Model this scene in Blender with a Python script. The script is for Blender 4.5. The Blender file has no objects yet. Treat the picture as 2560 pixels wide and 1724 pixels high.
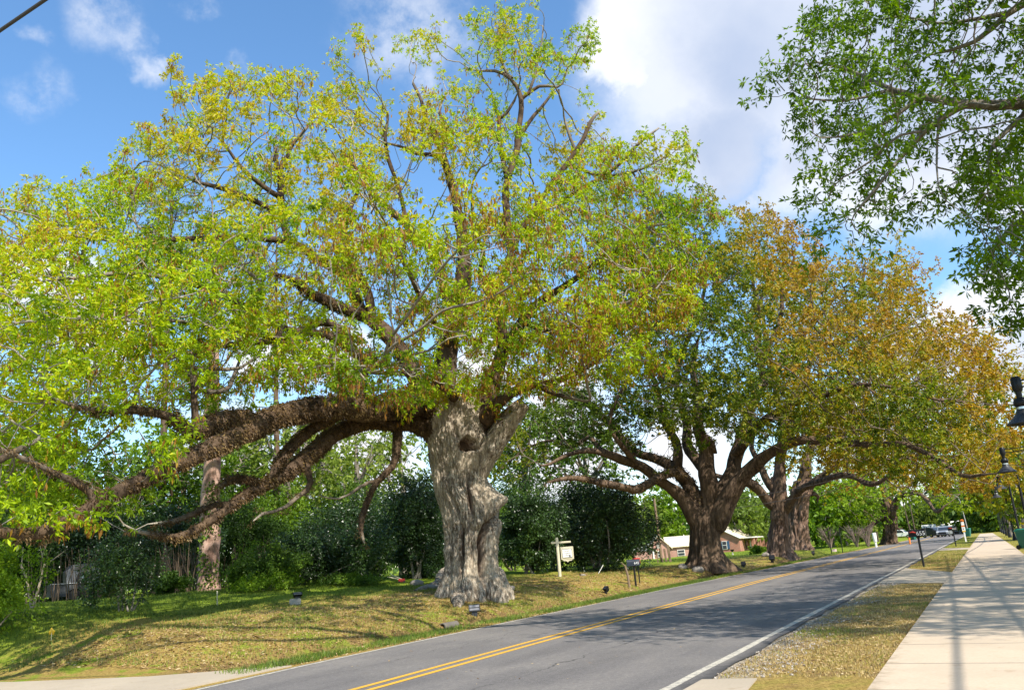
import bpy, bmesh, math, random, time
import numpy as np
from mathutils import Vector, Matrix
T00 = time.time()
rng = np.random.default_rng(7)
random.seed(7)
SC = bpy.context.scene
COL = SC.collection
R = math.radians

# ------------------------------------------------------------------ camera
CAM_H, PITCH, ROLL, FPX, W0, H0 = 1.6, R(14.7), R(4.3), 2040.0, 2560.0, 1724.0
Fv = np.array([0, math.cos(PITCH), math.sin(PITCH)])
_R = np.array([1.0, 0, 0]); _U = np.cross(_R, Fv)
Rv = math.cos(ROLL) * _R - math.sin(ROLL) * _U
Uv = math.sin(ROLL) * _R + math.cos(ROLL) * _U
cam_d = bpy.data.cameras.new("camera"); cam = bpy.data.objects.new("camera", cam_d); COL.objects.link(cam)
cam_d.sensor_fit = 'HORIZONTAL'; cam_d.sensor_width = 36.0; cam_d.lens = 36.0 * FPX / W0
cam_d.clip_start = 0.1; cam_d.clip_end = 6000
cam.matrix_world = Matrix(((Rv[0], Uv[0], -Fv[0], 0), (Rv[1], Uv[1], -Fv[1], 0), (Rv[2], Uv[2], -Fv[2], CAM_H), (0, 0, 0, 1)))
SC.camera = cam

def ray(px, py):
    d = Fv * FPX + Rv * (px - W0 / 2) + Uv * (H0 / 2 - py)
    return d / np.linalg.norm(d)

def P(px, py, d):
    """the world point at horizontal distance d along the sight line of a photo pixel"""
    r = ray(px, py); t = d / math.hypot(r[0], r[1])
    return np.array([r[0] * t, r[1] * t, CAM_H + r[2] * t])

# ------------------------------------------------------------------ light
SUN_AZ, SUN_EL = R(147), R(46)     # azimuth clockwise from +Y (the view direction)
sun_dir = Vector((math.sin(SUN_AZ) * math.cos(SUN_EL), math.cos(SUN_AZ) * math.cos(SUN_EL), math.sin(SUN_EL)))
sd = bpy.data.lights.new("sun", 'SUN'); sd.energy = 4.7; sd.angle = R(0.55); sd.color = (1.0, 0.94, 0.84)
so = bpy.data.objects.new("sun", sd); COL.objects.link(so); so.rotation_euler = sun_dir.to_track_quat('Z', 'Y').to_euler()
SC.view_settings.view_transform = 'Standard'; SC.view_settings.look = 'None'
SC.view_settings.exposure = 0.85; SC.view_settings.gamma = 1.0
world = bpy.data.worlds.new("World"); SC.world = world; world.use_nodes = True
SC.cycles.max_bounces = 8; SC.cycles.diffuse_bounces = 4; SC.cycles.transmission_bounces = 6
SC.cycles.use_denoising = True

class NB:
    """small node-graph helper"""
    def __init__(s, tree): s.t = tree; s.n = tree.nodes; s.l = tree.links
    def new(s, typ, **kw):
        n = s.n.new(typ)
        for k, v in kw.items():
            if k.startswith('i_'):
                key = k[2:]; key = int(key) if key.isdigit() else key.replace('_', ' ')
                s.put(n.inputs[key], v)
            else: setattr(n, k, v)
        return n
    def put(s, sock, v):
        if isinstance(v, bpy.types.NodeSocket): s.l.new(v, sock)
        else: sock.default_value = v
    def math(s, op, a, b=0.0, c=None, clamp=False):
        n = s.n.new('ShaderNodeMath'); n.operation = op; n.use_clamp = clamp
        s.put(n.inputs[0], a); s.put(n.inputs[1], b)
        if c is not None: s.put(n.inputs[2], c)
        return n.outputs[0]
    def vmath(s, op, a, b=None, scale=None):
        n = s.n.new('ShaderNodeVectorMath'); n.operation = op
        s.put(n.inputs[0], a)
        if b is not None: s.put(n.inputs[1], b)
        if scale is not None: s.put(n.inputs['Scale'], scale)
        return n.outputs['Value'] if op in ('DISTANCE', 'LENGTH', 'DOT_PRODUCT') else n.outputs[0]
    def rng(s, v, a, b, c=0.0, d=1.0, smooth=True):
        n = s.n.new('ShaderNodeMapRange'); n.interpolation_type = 'SMOOTHSTEP' if smooth else 'LINEAR'
        for i, x in enumerate((v, a, b, c, d)): s.put(n.inputs[i], x)
        return n.outputs[0]
    def mix(s, f, a, b):
        n = s.n.new('ShaderNodeMix'); n.data_type = 'RGBA'
        s.put(n.inputs[0], f); s.put(n.inputs[6], a); s.put(n.inputs[7], b)
        return n.outputs[2]
    def noise(s, vec, scale, detail=4, rough=0.55, dist=0.0, out=0):
        n = s.n.new('ShaderNodeTexNoise'); s.put(n.inputs['Vector'], vec)
        n.inputs['Scale'].default_value = scale; n.inputs['Detail'].default_value = detail
        n.inputs['Roughness'].default_value = rough; n.inputs['Distortion'].default_value = dist
        return n.outputs[out]
    def ramp(s, f, stops):
        n = s.n.new('ShaderNodeValToRGB'); e = n.color_ramp.elements
        while len(e) < len(stops): e.new(0.5)
        for i, (p, c) in enumerate(stops): e[i].position = p; e[i].color = (*c, 1)
        s.put(n.inputs[0], f); return n.outputs[0]

def c4(c): return (c[0], c[1], c[2], 1.0)

def build_world():
    b = NB(world.node_tree); b.n.clear()
    sky = b.new('ShaderNodeTexSky'); sky.sky_type = 'NISHITA'; sky.sun_disc = False
    sky.sun_elevation = SUN_EL; sky.sun_rotation = SUN_AZ; sky.ozone_density = 2.6; sky.dust_density = 0.4; sky.air_density = 1.0
    hs = b.new('ShaderNodeHueSaturation', i_Saturation=1.14, i_Value=1.0, i_Hue=0.497, i_Color=sky.outputs[0])
    tc = b.new('ShaderNodeTexCoord').outputs['Generated']
    v = b.vmath('NORMALIZE', tc)
    n1 = b.noise(v, 3.2, 7, 0.62, out=1)
    n2 = b.noise(v, 14.0, 6, 0.6, out=1)
    off = b.vmath('ADD', b.vmath('SCALE', b.vmath('SUBTRACT', n1, (0.5, 0.5, 0.5)), scale=0.20),
                  b.vmath('SCALE', b.vmath('SUBTRACT', n2, (0.5, 0.5, 0.5)), scale=0.05))
    w = b.vmath('ADD', v, off)
    def blobs(lst, soft):
        acc = None
        for px, py, rp in lst:
            c = ray(px, py); a = rp / FPX * (Fv @ c)
            d = b.vmath('DISTANCE', w, tuple(c))
            m = b.rng(d, a * (1 + soft * .5), a * (1 - soft))
            acc = m if acc is None else b.math('MAXIMUM', acc, m)
        return acc
    big = [(1600, 60, 150), (1560, 130, 90), (1800, 120, 320), (2100, 170, 330), (2450, 120, 420), (2350, 380, 190), (2000, 380, 170), (2150, 430, 150), (1850, 470, 80), (2560, 420, 180), (1760, 330, 160), (2800, 250, 420), (1900, -200, 420), (2500, -250, 520)]
    low = [(2480, 770, 80), (2560, 790, 130), (2420, 840, 90), (2330, 900, 110), (2520, 960, 150), (1180, 930, 120), (1420, 960, 120), (1100, 1000, 100), (60, 640, 130), (180, 670, 110), (-150, 680, 200), (800, 880, 90), (650, 860, 90), (900, 1150, 160), (1400, 1150, 170), (620, 1150, 160), (250, 800, 120), (1700, 1150, 150), (2200, 1150, 160)]
    wis = [(1010, 60, 130), (1130, 110, 80), (950, 10, 110), (280, 30, 85), (330, 70, 50), (355, 165, 42), (385, 150, 24), (110, 205, 60), (80, 55, 36), (480, 30, 36), (1080, 210, 60), (590, 170, 40)]
    mb = blobs(big, .55); ml = blobs(low, .5); mw = b.math('MULTIPLY', blobs(wis, .95), 0.62)
    fine = b.noise(v, 9.0, 8, 0.65)
    mw = b.math('MULTIPLY', mw, b.rng(fine, .34, .62), clamp=True)
    m = b.math('MAXIMUM', b.math('MAXIMUM', mb, ml), mw)
    m = b.math('MULTIPLY', m, b.rng(fine, .2, .42, .75, 1.0), clamp=True)
    core = blobs([(1900, 80, 300), (2150, 230, 260), (2400, 130, 380), (1800, 330, 190), (2300, 20, 420), (2700, 200, 380), (1950, 390, 110)], .75)
    core2 = blobs([(2520, 960, 130), (2400, 940, 110), (2600, 880, 100)], .7)
    shade = b.math('MULTIPLY', b.math('MAXIMUM', core, b.math('MULTIPLY', core2, .6)), b.rng(b.noise(v, 5.0, 5, .55), .25, .7, .65, 1.0), clamp=True)
    ccol = b.mix(shade, c4((0.93, 0.95, 1.0)), c4((0.46, 0.55, 0.74)))
    bgs = b.new('ShaderNodeBackground', i_Color=hs.outputs[0], i_Strength=0.15)
    bgc = b.new('ShaderNodeBackground', i_Color=ccol, i_Strength=0.66)
    mx = b.new('ShaderNodeMixShader'); b.put(mx.inputs[0], m); b.put(mx.inputs[1], bgs.outputs[0]); b.put(mx.inputs[2], bgc.outputs[0])
    out = b.new('ShaderNodeOutputWorld'); b.l.new(mx.outputs[0], out.inputs[0])
build_world()

# ------------------------------------------------------------------ helpers
def smooth(x, a, b):
    t = np.clip((np.asarray(x, float) - a) / (b - a), 0, 1); return t * t * (3 - 2 * t)

def _hash(i, j, k):
    n = (i * 374761393 + j * 668265263 + k * 2147483647 + 1013904223) & 0xffffffff
    n = ((n ^ (n >> 13)) * 1274126177) & 0xffffffff
    return ((n ^ (n >> 16)) & 0xffff) / 32767.5 - 1.0

def vnoise(p):
    p = np.asarray(p, float); f = np.floor(p); i = f.astype(np.int64); t = p - f; t = t * t * (3 - 2 * t)
    r = 0
    for a in (0, 1):
        wa = t[..., 0] if a else 1 - t[..., 0]
        for b in (0, 1):
            wb = t[..., 1] if b else 1 - t[..., 1]
            for c in (0, 1):
                wc = t[..., 2] if c else 1 - t[..., 2]
                r = r + wa * wb * wc * _hash(i[..., 0] + a, i[..., 1] + b, i[..., 2] + c)
    return r

def fbm(p, o=3):
    p = np.asarray(p, float); r = 0; a = 1.0
    for _ in range(o): r = r + a * vnoise(p); p = p * 2.03 + 17.3; a *= 0.5
    return r

def unit(v): return v / np.maximum(np.linalg.norm(v, axis=-1, keepdims=True), 1e-9)

def tag(o, label=None, cat=None, group=None, kind=None):
    if label: o['label'] = label
    if cat: o['category'] = cat
    if group: o['group'] = group
    if kind: o['kind'] = kind
    return o

def link(o, parent=None):
    COL.objects.link(o)
    if parent is not None: o.parent = parent
    return o

def empty(name, loc, label, cat, group=None, rz=0.0):
    o = bpy.data.objects.new(name, None); o.location = tuple(loc); o.rotation_euler = (0, 0, rz); o.empty_display_size = .2
    return tag(link(o), label, cat, group)

def raw_mesh(name, V, faces4=None, faces3=None, mat=None, parent=None, attrs=None, vattrs=None, smooth_sh=False, local=True):
    """numpy arrays to one linked mesh object (world coordinates moved into the parent's space)"""
    V = np.asarray(V, float)
    if parent is not None and local: V = V - np.array(parent.location)
    me = bpy.data.meshes.new(name)
    q = np.zeros((0, 4), int) if faces4 is None else np.asarray(faces4, int)
    t = np.zeros((0, 3), int) if faces3 is None else np.asarray(faces3, int)
    me.vertices.add(len(V)); me.vertices.foreach_set('co', V.astype(np.float32).ravel())
    nl = q.size + t.size
    me.loops.add(nl); me.loops.foreach_set('vertex_index', np.concatenate([q.ravel(), t.ravel()]).astype(np.int32))
    me.polygons.add(len(q) + len(t))
    ls = np.concatenate([np.arange(len(q)) * 4, q.size + np.arange(len(t)) * 3]).astype(np.int32)
    me.polygons.foreach_set('loop_start', ls)
    if smooth_sh: me.polygons.foreach_set('use_smooth', np.ones(len(q) + len(t), bool))
    me.update(calc_edges=True)
    for k, a in (attrs or {}).items():
        at = me.attributes.new(k, 'FLOAT', 'FACE'); at.data.foreach_set('value', np.asarray(a, np.float32))
    for k, a in (vattrs or {}).items():
        at = me.attributes.new(k, 'FLOAT', 'POINT'); at.data.foreach_set('value', np.asarray(a, np.float32))
    me.validate(clean_customdata=False)
    if mat: me.materials.append(mat)
    return link(bpy.data.objects.new(name, me), parent)

class MB:
    """collects boxes, tubes, lathes, prisms; build() links them as one mesh"""
    def __init__(s): s.v = []; s.f = []
    def add(s, V, F):
        o = len(s.v); s.v += [tuple(map(float, p)) for p in V]; s.f += [tuple(i + o for i in f) for f in F]; return s
    def box(s, c, size, rz=0.0, tilt=None, bev=0.0):
        x, y, z = (d / 2 for d in size); b = min(bev, x * .9, y * .9, z * .9)
        if b > 0:
            ring = [(x - b, y), (x, y - b), (x, -y + b), (x - b, -y), (-x + b, -y), (-x, -y + b), (-x, y - b), (-x + b, y)]
            ins = [(px * (x - b) / x, py * (y - b) / y) for px, py in ring]
            V = [(p[0], p[1], -z) for p in ins] + [(p[0], p[1], -z + b) for p in ring] + [(p[0], p[1], z - b) for p in ring] + [(p[0], p[1], z) for p in ins]
            F = [tuple(range(7, -1, -1))[::-1]] + [tuple(range(24, 32))[::-1]]
            for k in range(3):
                for i in range(8): F.append((k * 8 + i, k * 8 + (i + 1) % 8, k * 8 + 8 + (i + 1) % 8, k * 8 + 8 + i))
        else:
            V = [(sx * x, sy * y, sz * z) for sz in (-1, 1) for sy in (-1, 1) for sx in (-1, 1)]
            F = [(0, 2, 3, 1), (4, 5, 7, 6), (0, 1, 5, 4), (2, 6, 7, 3), (0, 4, 6, 2), (1, 3, 7, 5)]
        M = Matrix.Rotation(rz, 4, 'Z')
        if tilt: M = M @ Matrix.Rotation(tilt[0], 4, tilt[1])
        V = [M @ Vector(p) + Vector(c) for p in V]
        return s.add(V, F)
    def tube(s, pts, r, n=10, caps=True):
        pts = [Vector(p) for p in pts]; rr = r if hasattr(r, '__len__') else [r] * len(pts)
        V = []; F = []
        up = None
        for i, p in enumerate(pts):
            t = (pts[min(i + 1, len(pts) - 1)] - pts[max(i - 1, 0)]).normalized()
            if up is None: up = t.orthogonal().normalized()
            up = (up - t * up.dot(t)).normalized(); w = t.cross(up)
            for k in range(n):
                a = 2 * math.pi * k / n; V.append(p + (up * math.cos(a) + w * math.sin(a)) * rr[i])
        for i in range(len(pts) - 1):
            for k in range(n): F.append((i * n + k, i * n + (k + 1) % n, (i + 1) * n + (k + 1) % n, (i + 1) * n + k))
        if caps: F += [tuple(range(n))[::-1], tuple((len(pts) - 1) * n + k for k in range(n))]
        return s.add(V, F)
    def lathe(s, prof, c=(0, 0, 0), n=20, axis=None):
        V = []; F = []
        M = Vector(axis).normalized().to_track_quat('Z', 'Y').to_matrix() if axis else Matrix.Identity(3)
        for r, z in prof:
            for k in range(n):
                a = 2 * math.pi * k / n; V.append(M @ Vector((r * math.cos(a), r * math.sin(a), z)) + Vector(c))
        m = len(prof)
        for i in range(m - 1):
            for k in range(n): F.append((i * n + k, i * n + (k + 1) % n, (i + 1) * n + (k + 1) % n, (i + 1) * n + k))
        F += [tuple(range(n))[::-1], tuple((m - 1) * n + k for k in range(n))]
        return s.add(V, F)
    def prism(s, poly, depth, M):
        """2-D outline (x, z) extruded along local y by +-depth/2, placed by matrix M"""
        n = len(poly); V = [M @ Vector((x, sy * depth / 2, z)) for sy in (-1, 1) for x, z in poly]
        F = [tuple(range(n)), tuple(range(n, 2 * n))[::-1]] + [(i, i + n, (i + 1) % n + n, (i + 1) % n) for i in range(n)]
        return s.add(V, F)
    def build(s, name, mat, parent=None, sm=False):
        me = bpy.data.meshes.new(name); me.from_pydata(s.v, [], s.f); me.update()
        if sm:
            me.polygons.foreach_set('use_smooth', np.ones(len(me.polygons), bool))
            try: me.set_sharp_from_angle(angle=R(40))
            except Exception: pass
        me.materials.append(mat)
        return link(bpy.data.objects.new(name, me), parent)

# ------------------------------------------------------------------ materials
def new_mat(name):
    m = bpy.data.materials.new(name); m.use_nodes = True; b = NB(m.node_tree); b.n.clear()
    out = b.new('ShaderNodeOutputMaterial'); return m, b, out

def simple_mat(name, col, rough=.6, metal=0.0, var=.18, scale=9.0, bump=.0, spec=.4):
    m, b, out = new_mat(name)
    co = b.new('ShaderNodeTexCoord').outputs['Object']
    n = b.noise(co, scale, 5, .6)
    c = b.mix(n, c4([x * (1 - var) for x in col]), c4([min(1, x * (1 + var)) for x in col]))
    pr = b.new('ShaderNodeBsdfPrincipled', i_Base_Color=c, i_Metallic=metal)
    b.put(pr.inputs['Roughness'], b.rng(n, .2, .8, max(0, rough - .1), min(1, rough + .1)))
    pr.inputs['Specular IOR Level'].default_value = spec
    if bump:
        bp = b.new('ShaderNodeBump', i_Strength=bump, i_Distance=.02, i_Height=b.noise(co, scale * 4, 4)); b.l.new(bp.outputs[0], pr.inputs['Normal'])
    b.l.new(pr.outputs[0], out.inputs[0]); return m

def leaf_mat(name, stops, trans=.42, rough=.5, spec=.25, tcol=1.15):
    m, b, out = new_mat(name)
    at = b.new('ShaderNodeAttribute', attribute_name='tint')
    c = b.ramp(at.outputs['Fac'], stops)
    pr = b.new('ShaderNodeBsdfPrincipled', i_Base_Color=c, i_Roughness=rough); pr.inputs['Specular IOR Level'].default_value = spec
    ct = b.new('ShaderNodeHueSaturation', i_Value=tcol, i_Saturation=1.1, i_Hue=.492, i_Color=c)
    tr = b.new('ShaderNodeBsdfTranslucent', i_Color=ct.outputs[0])
    mx = b.new('ShaderNodeMixShader', i_0=trans); b.put(mx.inputs[1], pr.outputs[0]); b.put(mx.inputs[2], tr.outputs[0])
    b.l.new(mx.outputs[0], out.inputs[0]); return m

def bark_mat(name, dark, light, thin, furrow=(7, 7, 1.3), thin_r=.07):
    """bark whose colour goes to the pale lichen grey of twigs where the wood is thin (vertex attribute rad)"""
    m, b, out = new_mat(name)
    co = b.new('ShaderNodeTexCoord').outputs['Object']
    mp = b.new('ShaderNodeMapping', i_Vector=co); mp.inputs['Scale'].default_value = furrow
    n = b.noise(mp.outputs[0], 1.0, 8, .68, .4)
    n2 = b.noise(co, .9, 5, .6); n3 = b.noise(co, 26.0, 4, .6)
    c = b.ramp(n, [(.30, [x * .55 for x in dark]), (.45, dark), (.62, light), (.8, [min(1, x * 1.25) for x in light])])
    c = b.mix(b.rng(n2, .35, .65), c, b.mix(.55, c, c4((light[0] * 1.0, light[1] * .95, light[2] * .85))))
    rot = b.new('ShaderNodeAttribute', attribute_name='rot').outputs['Fac']     # crevice shade painted into the colour, in rotten-wood browns
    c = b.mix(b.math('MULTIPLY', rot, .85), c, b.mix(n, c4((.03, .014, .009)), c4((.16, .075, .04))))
    rad = b.new('ShaderNodeAttribute', attribute_name='rad').outputs['Fac']
    tw = b.mix(n3, c4([x * .7 for x in thin]), c4(thin))
    c = b.mix(b.math('MULTIPLY', b.rng(rad, thin_r, thin_r * .25), b.rng(n2, .3, .7, .35, 1)), c, tw)
    pr = b.new('ShaderNodeBsdfPrincipled', i_Base_Color=c, i_Roughness=.9); pr.inputs['Specular IOR Level'].default_value = .15
    bp = b.new('ShaderNodeBump', i_Strength=.85, i_Distance=.05, i_Height=b.math('ADD', n, b.math('MULTIPLY', n3, .3))); b.l.new(bp.outputs[0], pr.inputs['Normal'])
    b.l.new(pr.outputs[0], out.inputs[0]); return m
# ------------------------------------------------------------------ ground, road, pavement
HD = R(28.6); Dx = np.array([math.sin(HD), math.cos(HD)]); Nx = np.array([Dx[1], -Dx[0]])
def XY(s, u): return np.stack([np.asarray(s) * Dx[0] + np.asarray(u) * Nx[0], np.asarray(s) * Dx[1] + np.asarray(u) * Nx[1]], -1)
def SU(x, y): return x * Dx[0] + y * Dx[1], x * Nx[0] + y * Nx[1]
U_L, U_R = -11.5, -3.3          # edges of the asphalt
MOUNDS = []                      # (x, y, height, radius)
def ground_z(x, y):
    x = np.asarray(x, float); y = np.asarray(y, float); s, u = SU(x, y)
    d = -11.75 - u
    z = np.interp(d, [-1, 0, .75, 1.25, 1.7, 2.15, 3.4, 5.0, 7, 10, 14, 20, 40, 120, 700], [0, 0, .01, -.30, -.30, .03, .31, .52, .68, .92, 1.2, 1.25, 1.3, 1.35, 1.6])
    near = smooth(s, 10.6, 13.6)
    far = 1 - smooth(s, 34, 58) * .45 - smooth(s, 58, 100) * .35
    z = np.where(d > 0, z * near * far, 0)
    wob = fbm(np.stack([x * .55, y * .55, x * 0], -1), 3) * .06 * smooth(d, 2.2, 4) * near
    wob = wob + fbm(np.stack([x * 2.3, y * 2.3, x * 0 + 5], -1), 2) * .02 * smooth(d, 1.8, 3) * near
    for mx, my, mh, mr in MOUNDS:
        z = z + mh * np.exp(-((x - mx) ** 2 + (y - my) ** 2) / (2 * mr * mr)) * smooth(d, .6, 2.0)
    rs = np.where(u > 1.5, smooth(u, 1.5, 6) * .12, 0) + np.where((u > -3.2) & (u < -1.45), .015, 0)
    return z + wob + rs
def G(px, py, dmax=400, lift=0.0):
    """where the sight line of a photo pixel meets the ground"""
    r = ray(px, py); h = math.hypot(r[0], r[1]); prev = 3.0
    t = np.arange(3, dmax, .1); x = r[0] / h * t; y = r[1] / h * t; z = CAM_H + r[2] / h * t
    below = np.where(z < ground_z(x, y) + lift)[0]
    i = below[0] if len(below) else len(t) - 1
    return np.array([x[i], y[i], ground_z(x[i], y[i])])
def gz(x, y): return float(ground_z(np.array([x]), np.array([y]))[0])
def on_ground(px, d):
    """the ground point at horizontal distance d below photo column px (read near the horizon)"""
    p = P(px, 1311 + (2456 - px) * .0752, d); return np.array([p[0], p[1], gz(p[0], p[1])])

HERO = P(1175, 1440, 29.3); T2 = P(1765, 1400, 49.0); T3 = P(1950, 1376, 68.0); T4 = P(1998, 1365, 86.0)
for q, h, rr in ((HERO, .10, 2.2), (T2, .30, 2.4), (T3, .34, 2.4), (T4, .35, 3.0)): MOUNDS.append((q[0], q[1], h, rr))

def nonuni(*segs):
    out = []
    for a, b_, st in segs: out.append(np.arange(a, b_, st))
    return np.concatenate(out)
sg = nonuni((-2500, -300, 300), (-300, -40, 40), (-40, 4, 4), (4, 44, .3), (44, 100, .8), (100, 240, 6), (240, 600, 40), (600, 3001, 300))
ug = nonuni((-2500, -300, 300), (-300, -70, 23), (-70, -32, 2.0), (-32, -11.5, .22), (-11.5, -3.3, 1.37), (-3.3, 2.0, .265), (2.0, 12, 1), (12, 60, 8), (60, 300, 40), (300, 2501, 300))
SS, UU = np.meshgrid(sg, ug, indexing='ij')
xy = XY(SS.ravel(), UU.ravel()); zz = ground_z(xy[:, 0], xy[:, 1]) - .012 * ((UU.ravel() > U_L - .01) & (UU.ravel() < U_R + .01))
ns, nu = len(sg), len(ug); idx = np.arange(ns * nu).reshape(ns, nu)
F4 = np.stack([idx[:-1, :-1], idx[:-1, 1:], idx[1:, 1:], idx[1:, :-1]], -1).reshape(-1, 4)[:, ::-1]

def ground_mat():
    m, b, out = new_mat("grass_and_straw_ground")
    co = b.new('ShaderNodeTexCoord').outputs['Object']
    u = b.vmath('DOT_PRODUCT', co, (Nx[0], Nx[1], 0)); s = b.vmath('DOT_PRODUCT', co, (Dx[0], Dx[1], 0))
    n1 = b.noise(co, .55, 6, .6); n2 = b.noise(co, 2.6, 6, .65); n3 = b.noise(co, 22.0, 5, .65); n4 = b.noise(co, 90.0, 3, .6)
    dl = b.math('ADD', b.math('SUBTRACT', -11.75, u), b.math('MULTIPLY', b.math('SUBTRACT', n2, .5), 1.4))   # distance left of the road, ragged
    straw = b.ramp(b.math('ADD', b.math('MULTIPLY', n3, .7), b.math('MULTIPLY', n4, .3)), [(.25, (.05, .034, .010)), (.42, (.20, .135, .036)), (.58, (.36, .25, .075)), (.75, (.50, .38, .15))])
    green = b.ramp(b.math('ADD', b.math('MULTIPLY', n3, .6), b.math('MULTIPLY', n4, .4)), [(.28, (.04, .066, .007)), (.5, (.16, .225, .016)), (.72, (.31, .37, .035))])
    dirt = b.ramp(n3, [(.3, (.055, .034, .018)), (.6, (.16, .10, .05)), (.8, (.24, .15, .075))])
    gravel = b.ramp(b.noise(co, 34.0, 3, .75), [(.3, (.12, .085, .05)), (.5, (.33, .28, .20)), (.68, (.58, .53, .45))])
    lawn = b.math('MULTIPLY', b.rng(dl, 6.5, 10.5), b.rng(n1, .2, .45, .55, 1.0))
    patch = b.math('MULTIPLY', b.rng(b.math('ADD', b.math('MULTIPLY', n2, .6), b.math('MULTIPLY', n1, .45)), .50, .62), .9)
    gmix = b.math('MAXIMUM', lawn, patch)
    farg = b.rng(s, 66, 90); gmix = b.math('MAXIMUM', gmix, b.math('MULTIPLY', farg, .95))
    left = b.mix(gmix, straw, green)
    verge = b.mix(b.rng(dl, .25, .55), straw, green)                      # dry edge, then the green strip
    left = b.mix(b.rng(dl, .9, 1.25), verge, b.mix(b.rng(dl, 1.5, 2.6), b.mix(b.rng(s, 66, 90), dirt, green), left))
    right = b.mix(b.rng(b.math('ADD', n2, b.math('MULTIPLY', n1, .4)), .66, .86), straw, b.mix(.75, green, straw))
    right = b.mix(b.math('MULTIPLY', b.rng(b.math('ADD', u, b.math('MULTIPLY', b.math('SUBTRACT', n2, .5), 1.6)), -2.6, -3.2), b.rng(s, 40, 24)), right, gravel)
    right = b.mix(b.rng(b.noise(co, 1.4, 6, .68), .50, .66, 0, .75), right, b.mix(.4, dirt, c4((.22, .13, .05))))
    right = b.mix(b.math('MULTIPLY', b.rng(s, 44, 60), .7), right, b.mix(.5, green, straw))
    col = b.mix(b.math('GREATER_THAN', u, -7.5), left, right)
    pr = b.new('ShaderNodeBsdfPrincipled', i_Base_Color=col, i_Roughness=.95); pr.inputs['Specular IOR Level'].default_value = .1
    bp = b.new('ShaderNodeBump', i_Strength=.7, i_Distance=.05, i_Height=b.math('ADD', n3, b.math('MULTIPLY', n4, .4))); b.l.new(bp.outputs[0], pr.inputs['Normal'])
    b.l.new(pr.outputs[0], out.inputs[0]); return m
tag(raw_mesh("ground", np.column_stack([xy, zz]), F4, mat=ground_mat(), smooth_sh=True), kind='structure')

def strip(name, sa, ua, sb, ub, n, z, mat, thick=0.0, ss=None):
    """sheet between two (s,u) polylines"""
    A = XY(np.array(sa, float), np.array(ua, float)); B = XY(np.array(sb, float), np.array(ub, float))
    V = []; F = []
    for a, c in zip(A, B): V += [(a[0], a[1], z), (c[0], c[1], z)]
    k = len(A)
    F = [(2 * i, 2 * i + 1, 2 * i + 3, 2 * i + 2) for i in range(k - 1)]
    if thick:
        o = len(V); V += [(v[0], v[1], z - thick) for v in V[:o]]
        F += [(2 * i, 2 * i + 2, o + 2 * i + 2, o + 2 * i) for i in range(k - 1)] + [(2 * i + 1, o + 2 * i + 1, o + 2 * i + 3, 2 * i + 3) for i in range(k - 1)]
        F += [(0, o, o + 1, 1), (2 * k - 2, 2 * k - 1, o + 2 * k - 1, o + 2 * k - 2)]
    me = bpy.data.meshes.new(name); me.from_pydata(V, [], F); me.update(); me.materials.append(mat)
    return tag(link(bpy.data.objects.new(name, me)), kind='structure')

def asphalt_mat():
    m, b, out = new_mat("worn_asphalt")
    co = b.new('ShaderNodeTexCoord').outputs['Object']
    u = b.vmath('DOT_PRODUCT', co, (Nx[0], Nx[1], 0)); s = b.vmath('DOT_PRODUCT', co, (Dx[0], Dx[1], 0))
    lane = b.new('ShaderNodeCombineXYZ', i_X=b.math('MULTIPLY', s, .12), i_Y=b.math('MULTIPLY', u, 1.1)).outputs[0]
    n1 = b.noise(lane, 1.0, 6, .6); n2 = b.noise(co, 55.0, 4, .7); n3 = b.noise(co, .35, 5, .6)
    vr = b.new('ShaderNodeTexVoronoi', i_Vector=co, i_Scale=140.0)
    c = b.ramp(n1, [(.3, (.112, .102, .096)), (.52, (.168, .153, .142)), (.72, (.232, .208, .184))])
    c = b.mix(b.rng(n3, .42, .66, 0, .5), c, c4((.29, .26, .225)))
    c = b.mix(b.rng(vr.outputs['Distance'], .2, .7, 0, .55), c, b.mix(.5, c, c4((.06, .057, .058))))
    c = b.mix(b.rng(n2, .48, .72, 0, .55), c, c4((.36, .335, .31)))
    n5 = b.noise(co, 12.0, 6, .72); c = b.mix(b.rng(n5, .38, .66, 0, .45), c, c4((.085, .08, .078)))
    wob = b.noise(co, .8, 4, .6)
    for cu, wd, k in ((-6.1, .018, .75), (-9.75, .014, .6)):                  # seams along the lanes
        dd = b.math('ABSOLUTE', b.math('ADD', b.math('SUBTRACT', u, cu), b.math('MULTIPLY', b.math('SUBTRACT', wob, .5), .9)))
        c = b.mix(b.math('MULTIPLY', b.rng(dd, wd * 1.6, wd * .4), b.rng(n3, .4, .55, .15, k)), c, c4((.04, .037, .036)))
    edge = b.rng(b.math('ADD', u, b.math('MULTIPLY', b.math('SUBTRACT', b.noise(co, 3.0, 5, .6), .5), .5)), -3.62, -3.3)
    c = b.mix(edge, c, c4((.055, .052, .05)))
    pr = b.new('ShaderNodeBsdfPrincipled', i_Base_Color=c, i_Roughness=.85); pr.inputs['Specular IOR Level'].default_value = .3
    bp = b.new('ShaderNodeBump', i_Strength=.5, i_Distance=.012, i_Height=vr.outputs['Distance']); b.l.new(bp.outputs[0], pr.inputs['Normal'])
    b.l.new(pr.outputs[0], out.inputs[0]); return m

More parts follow.
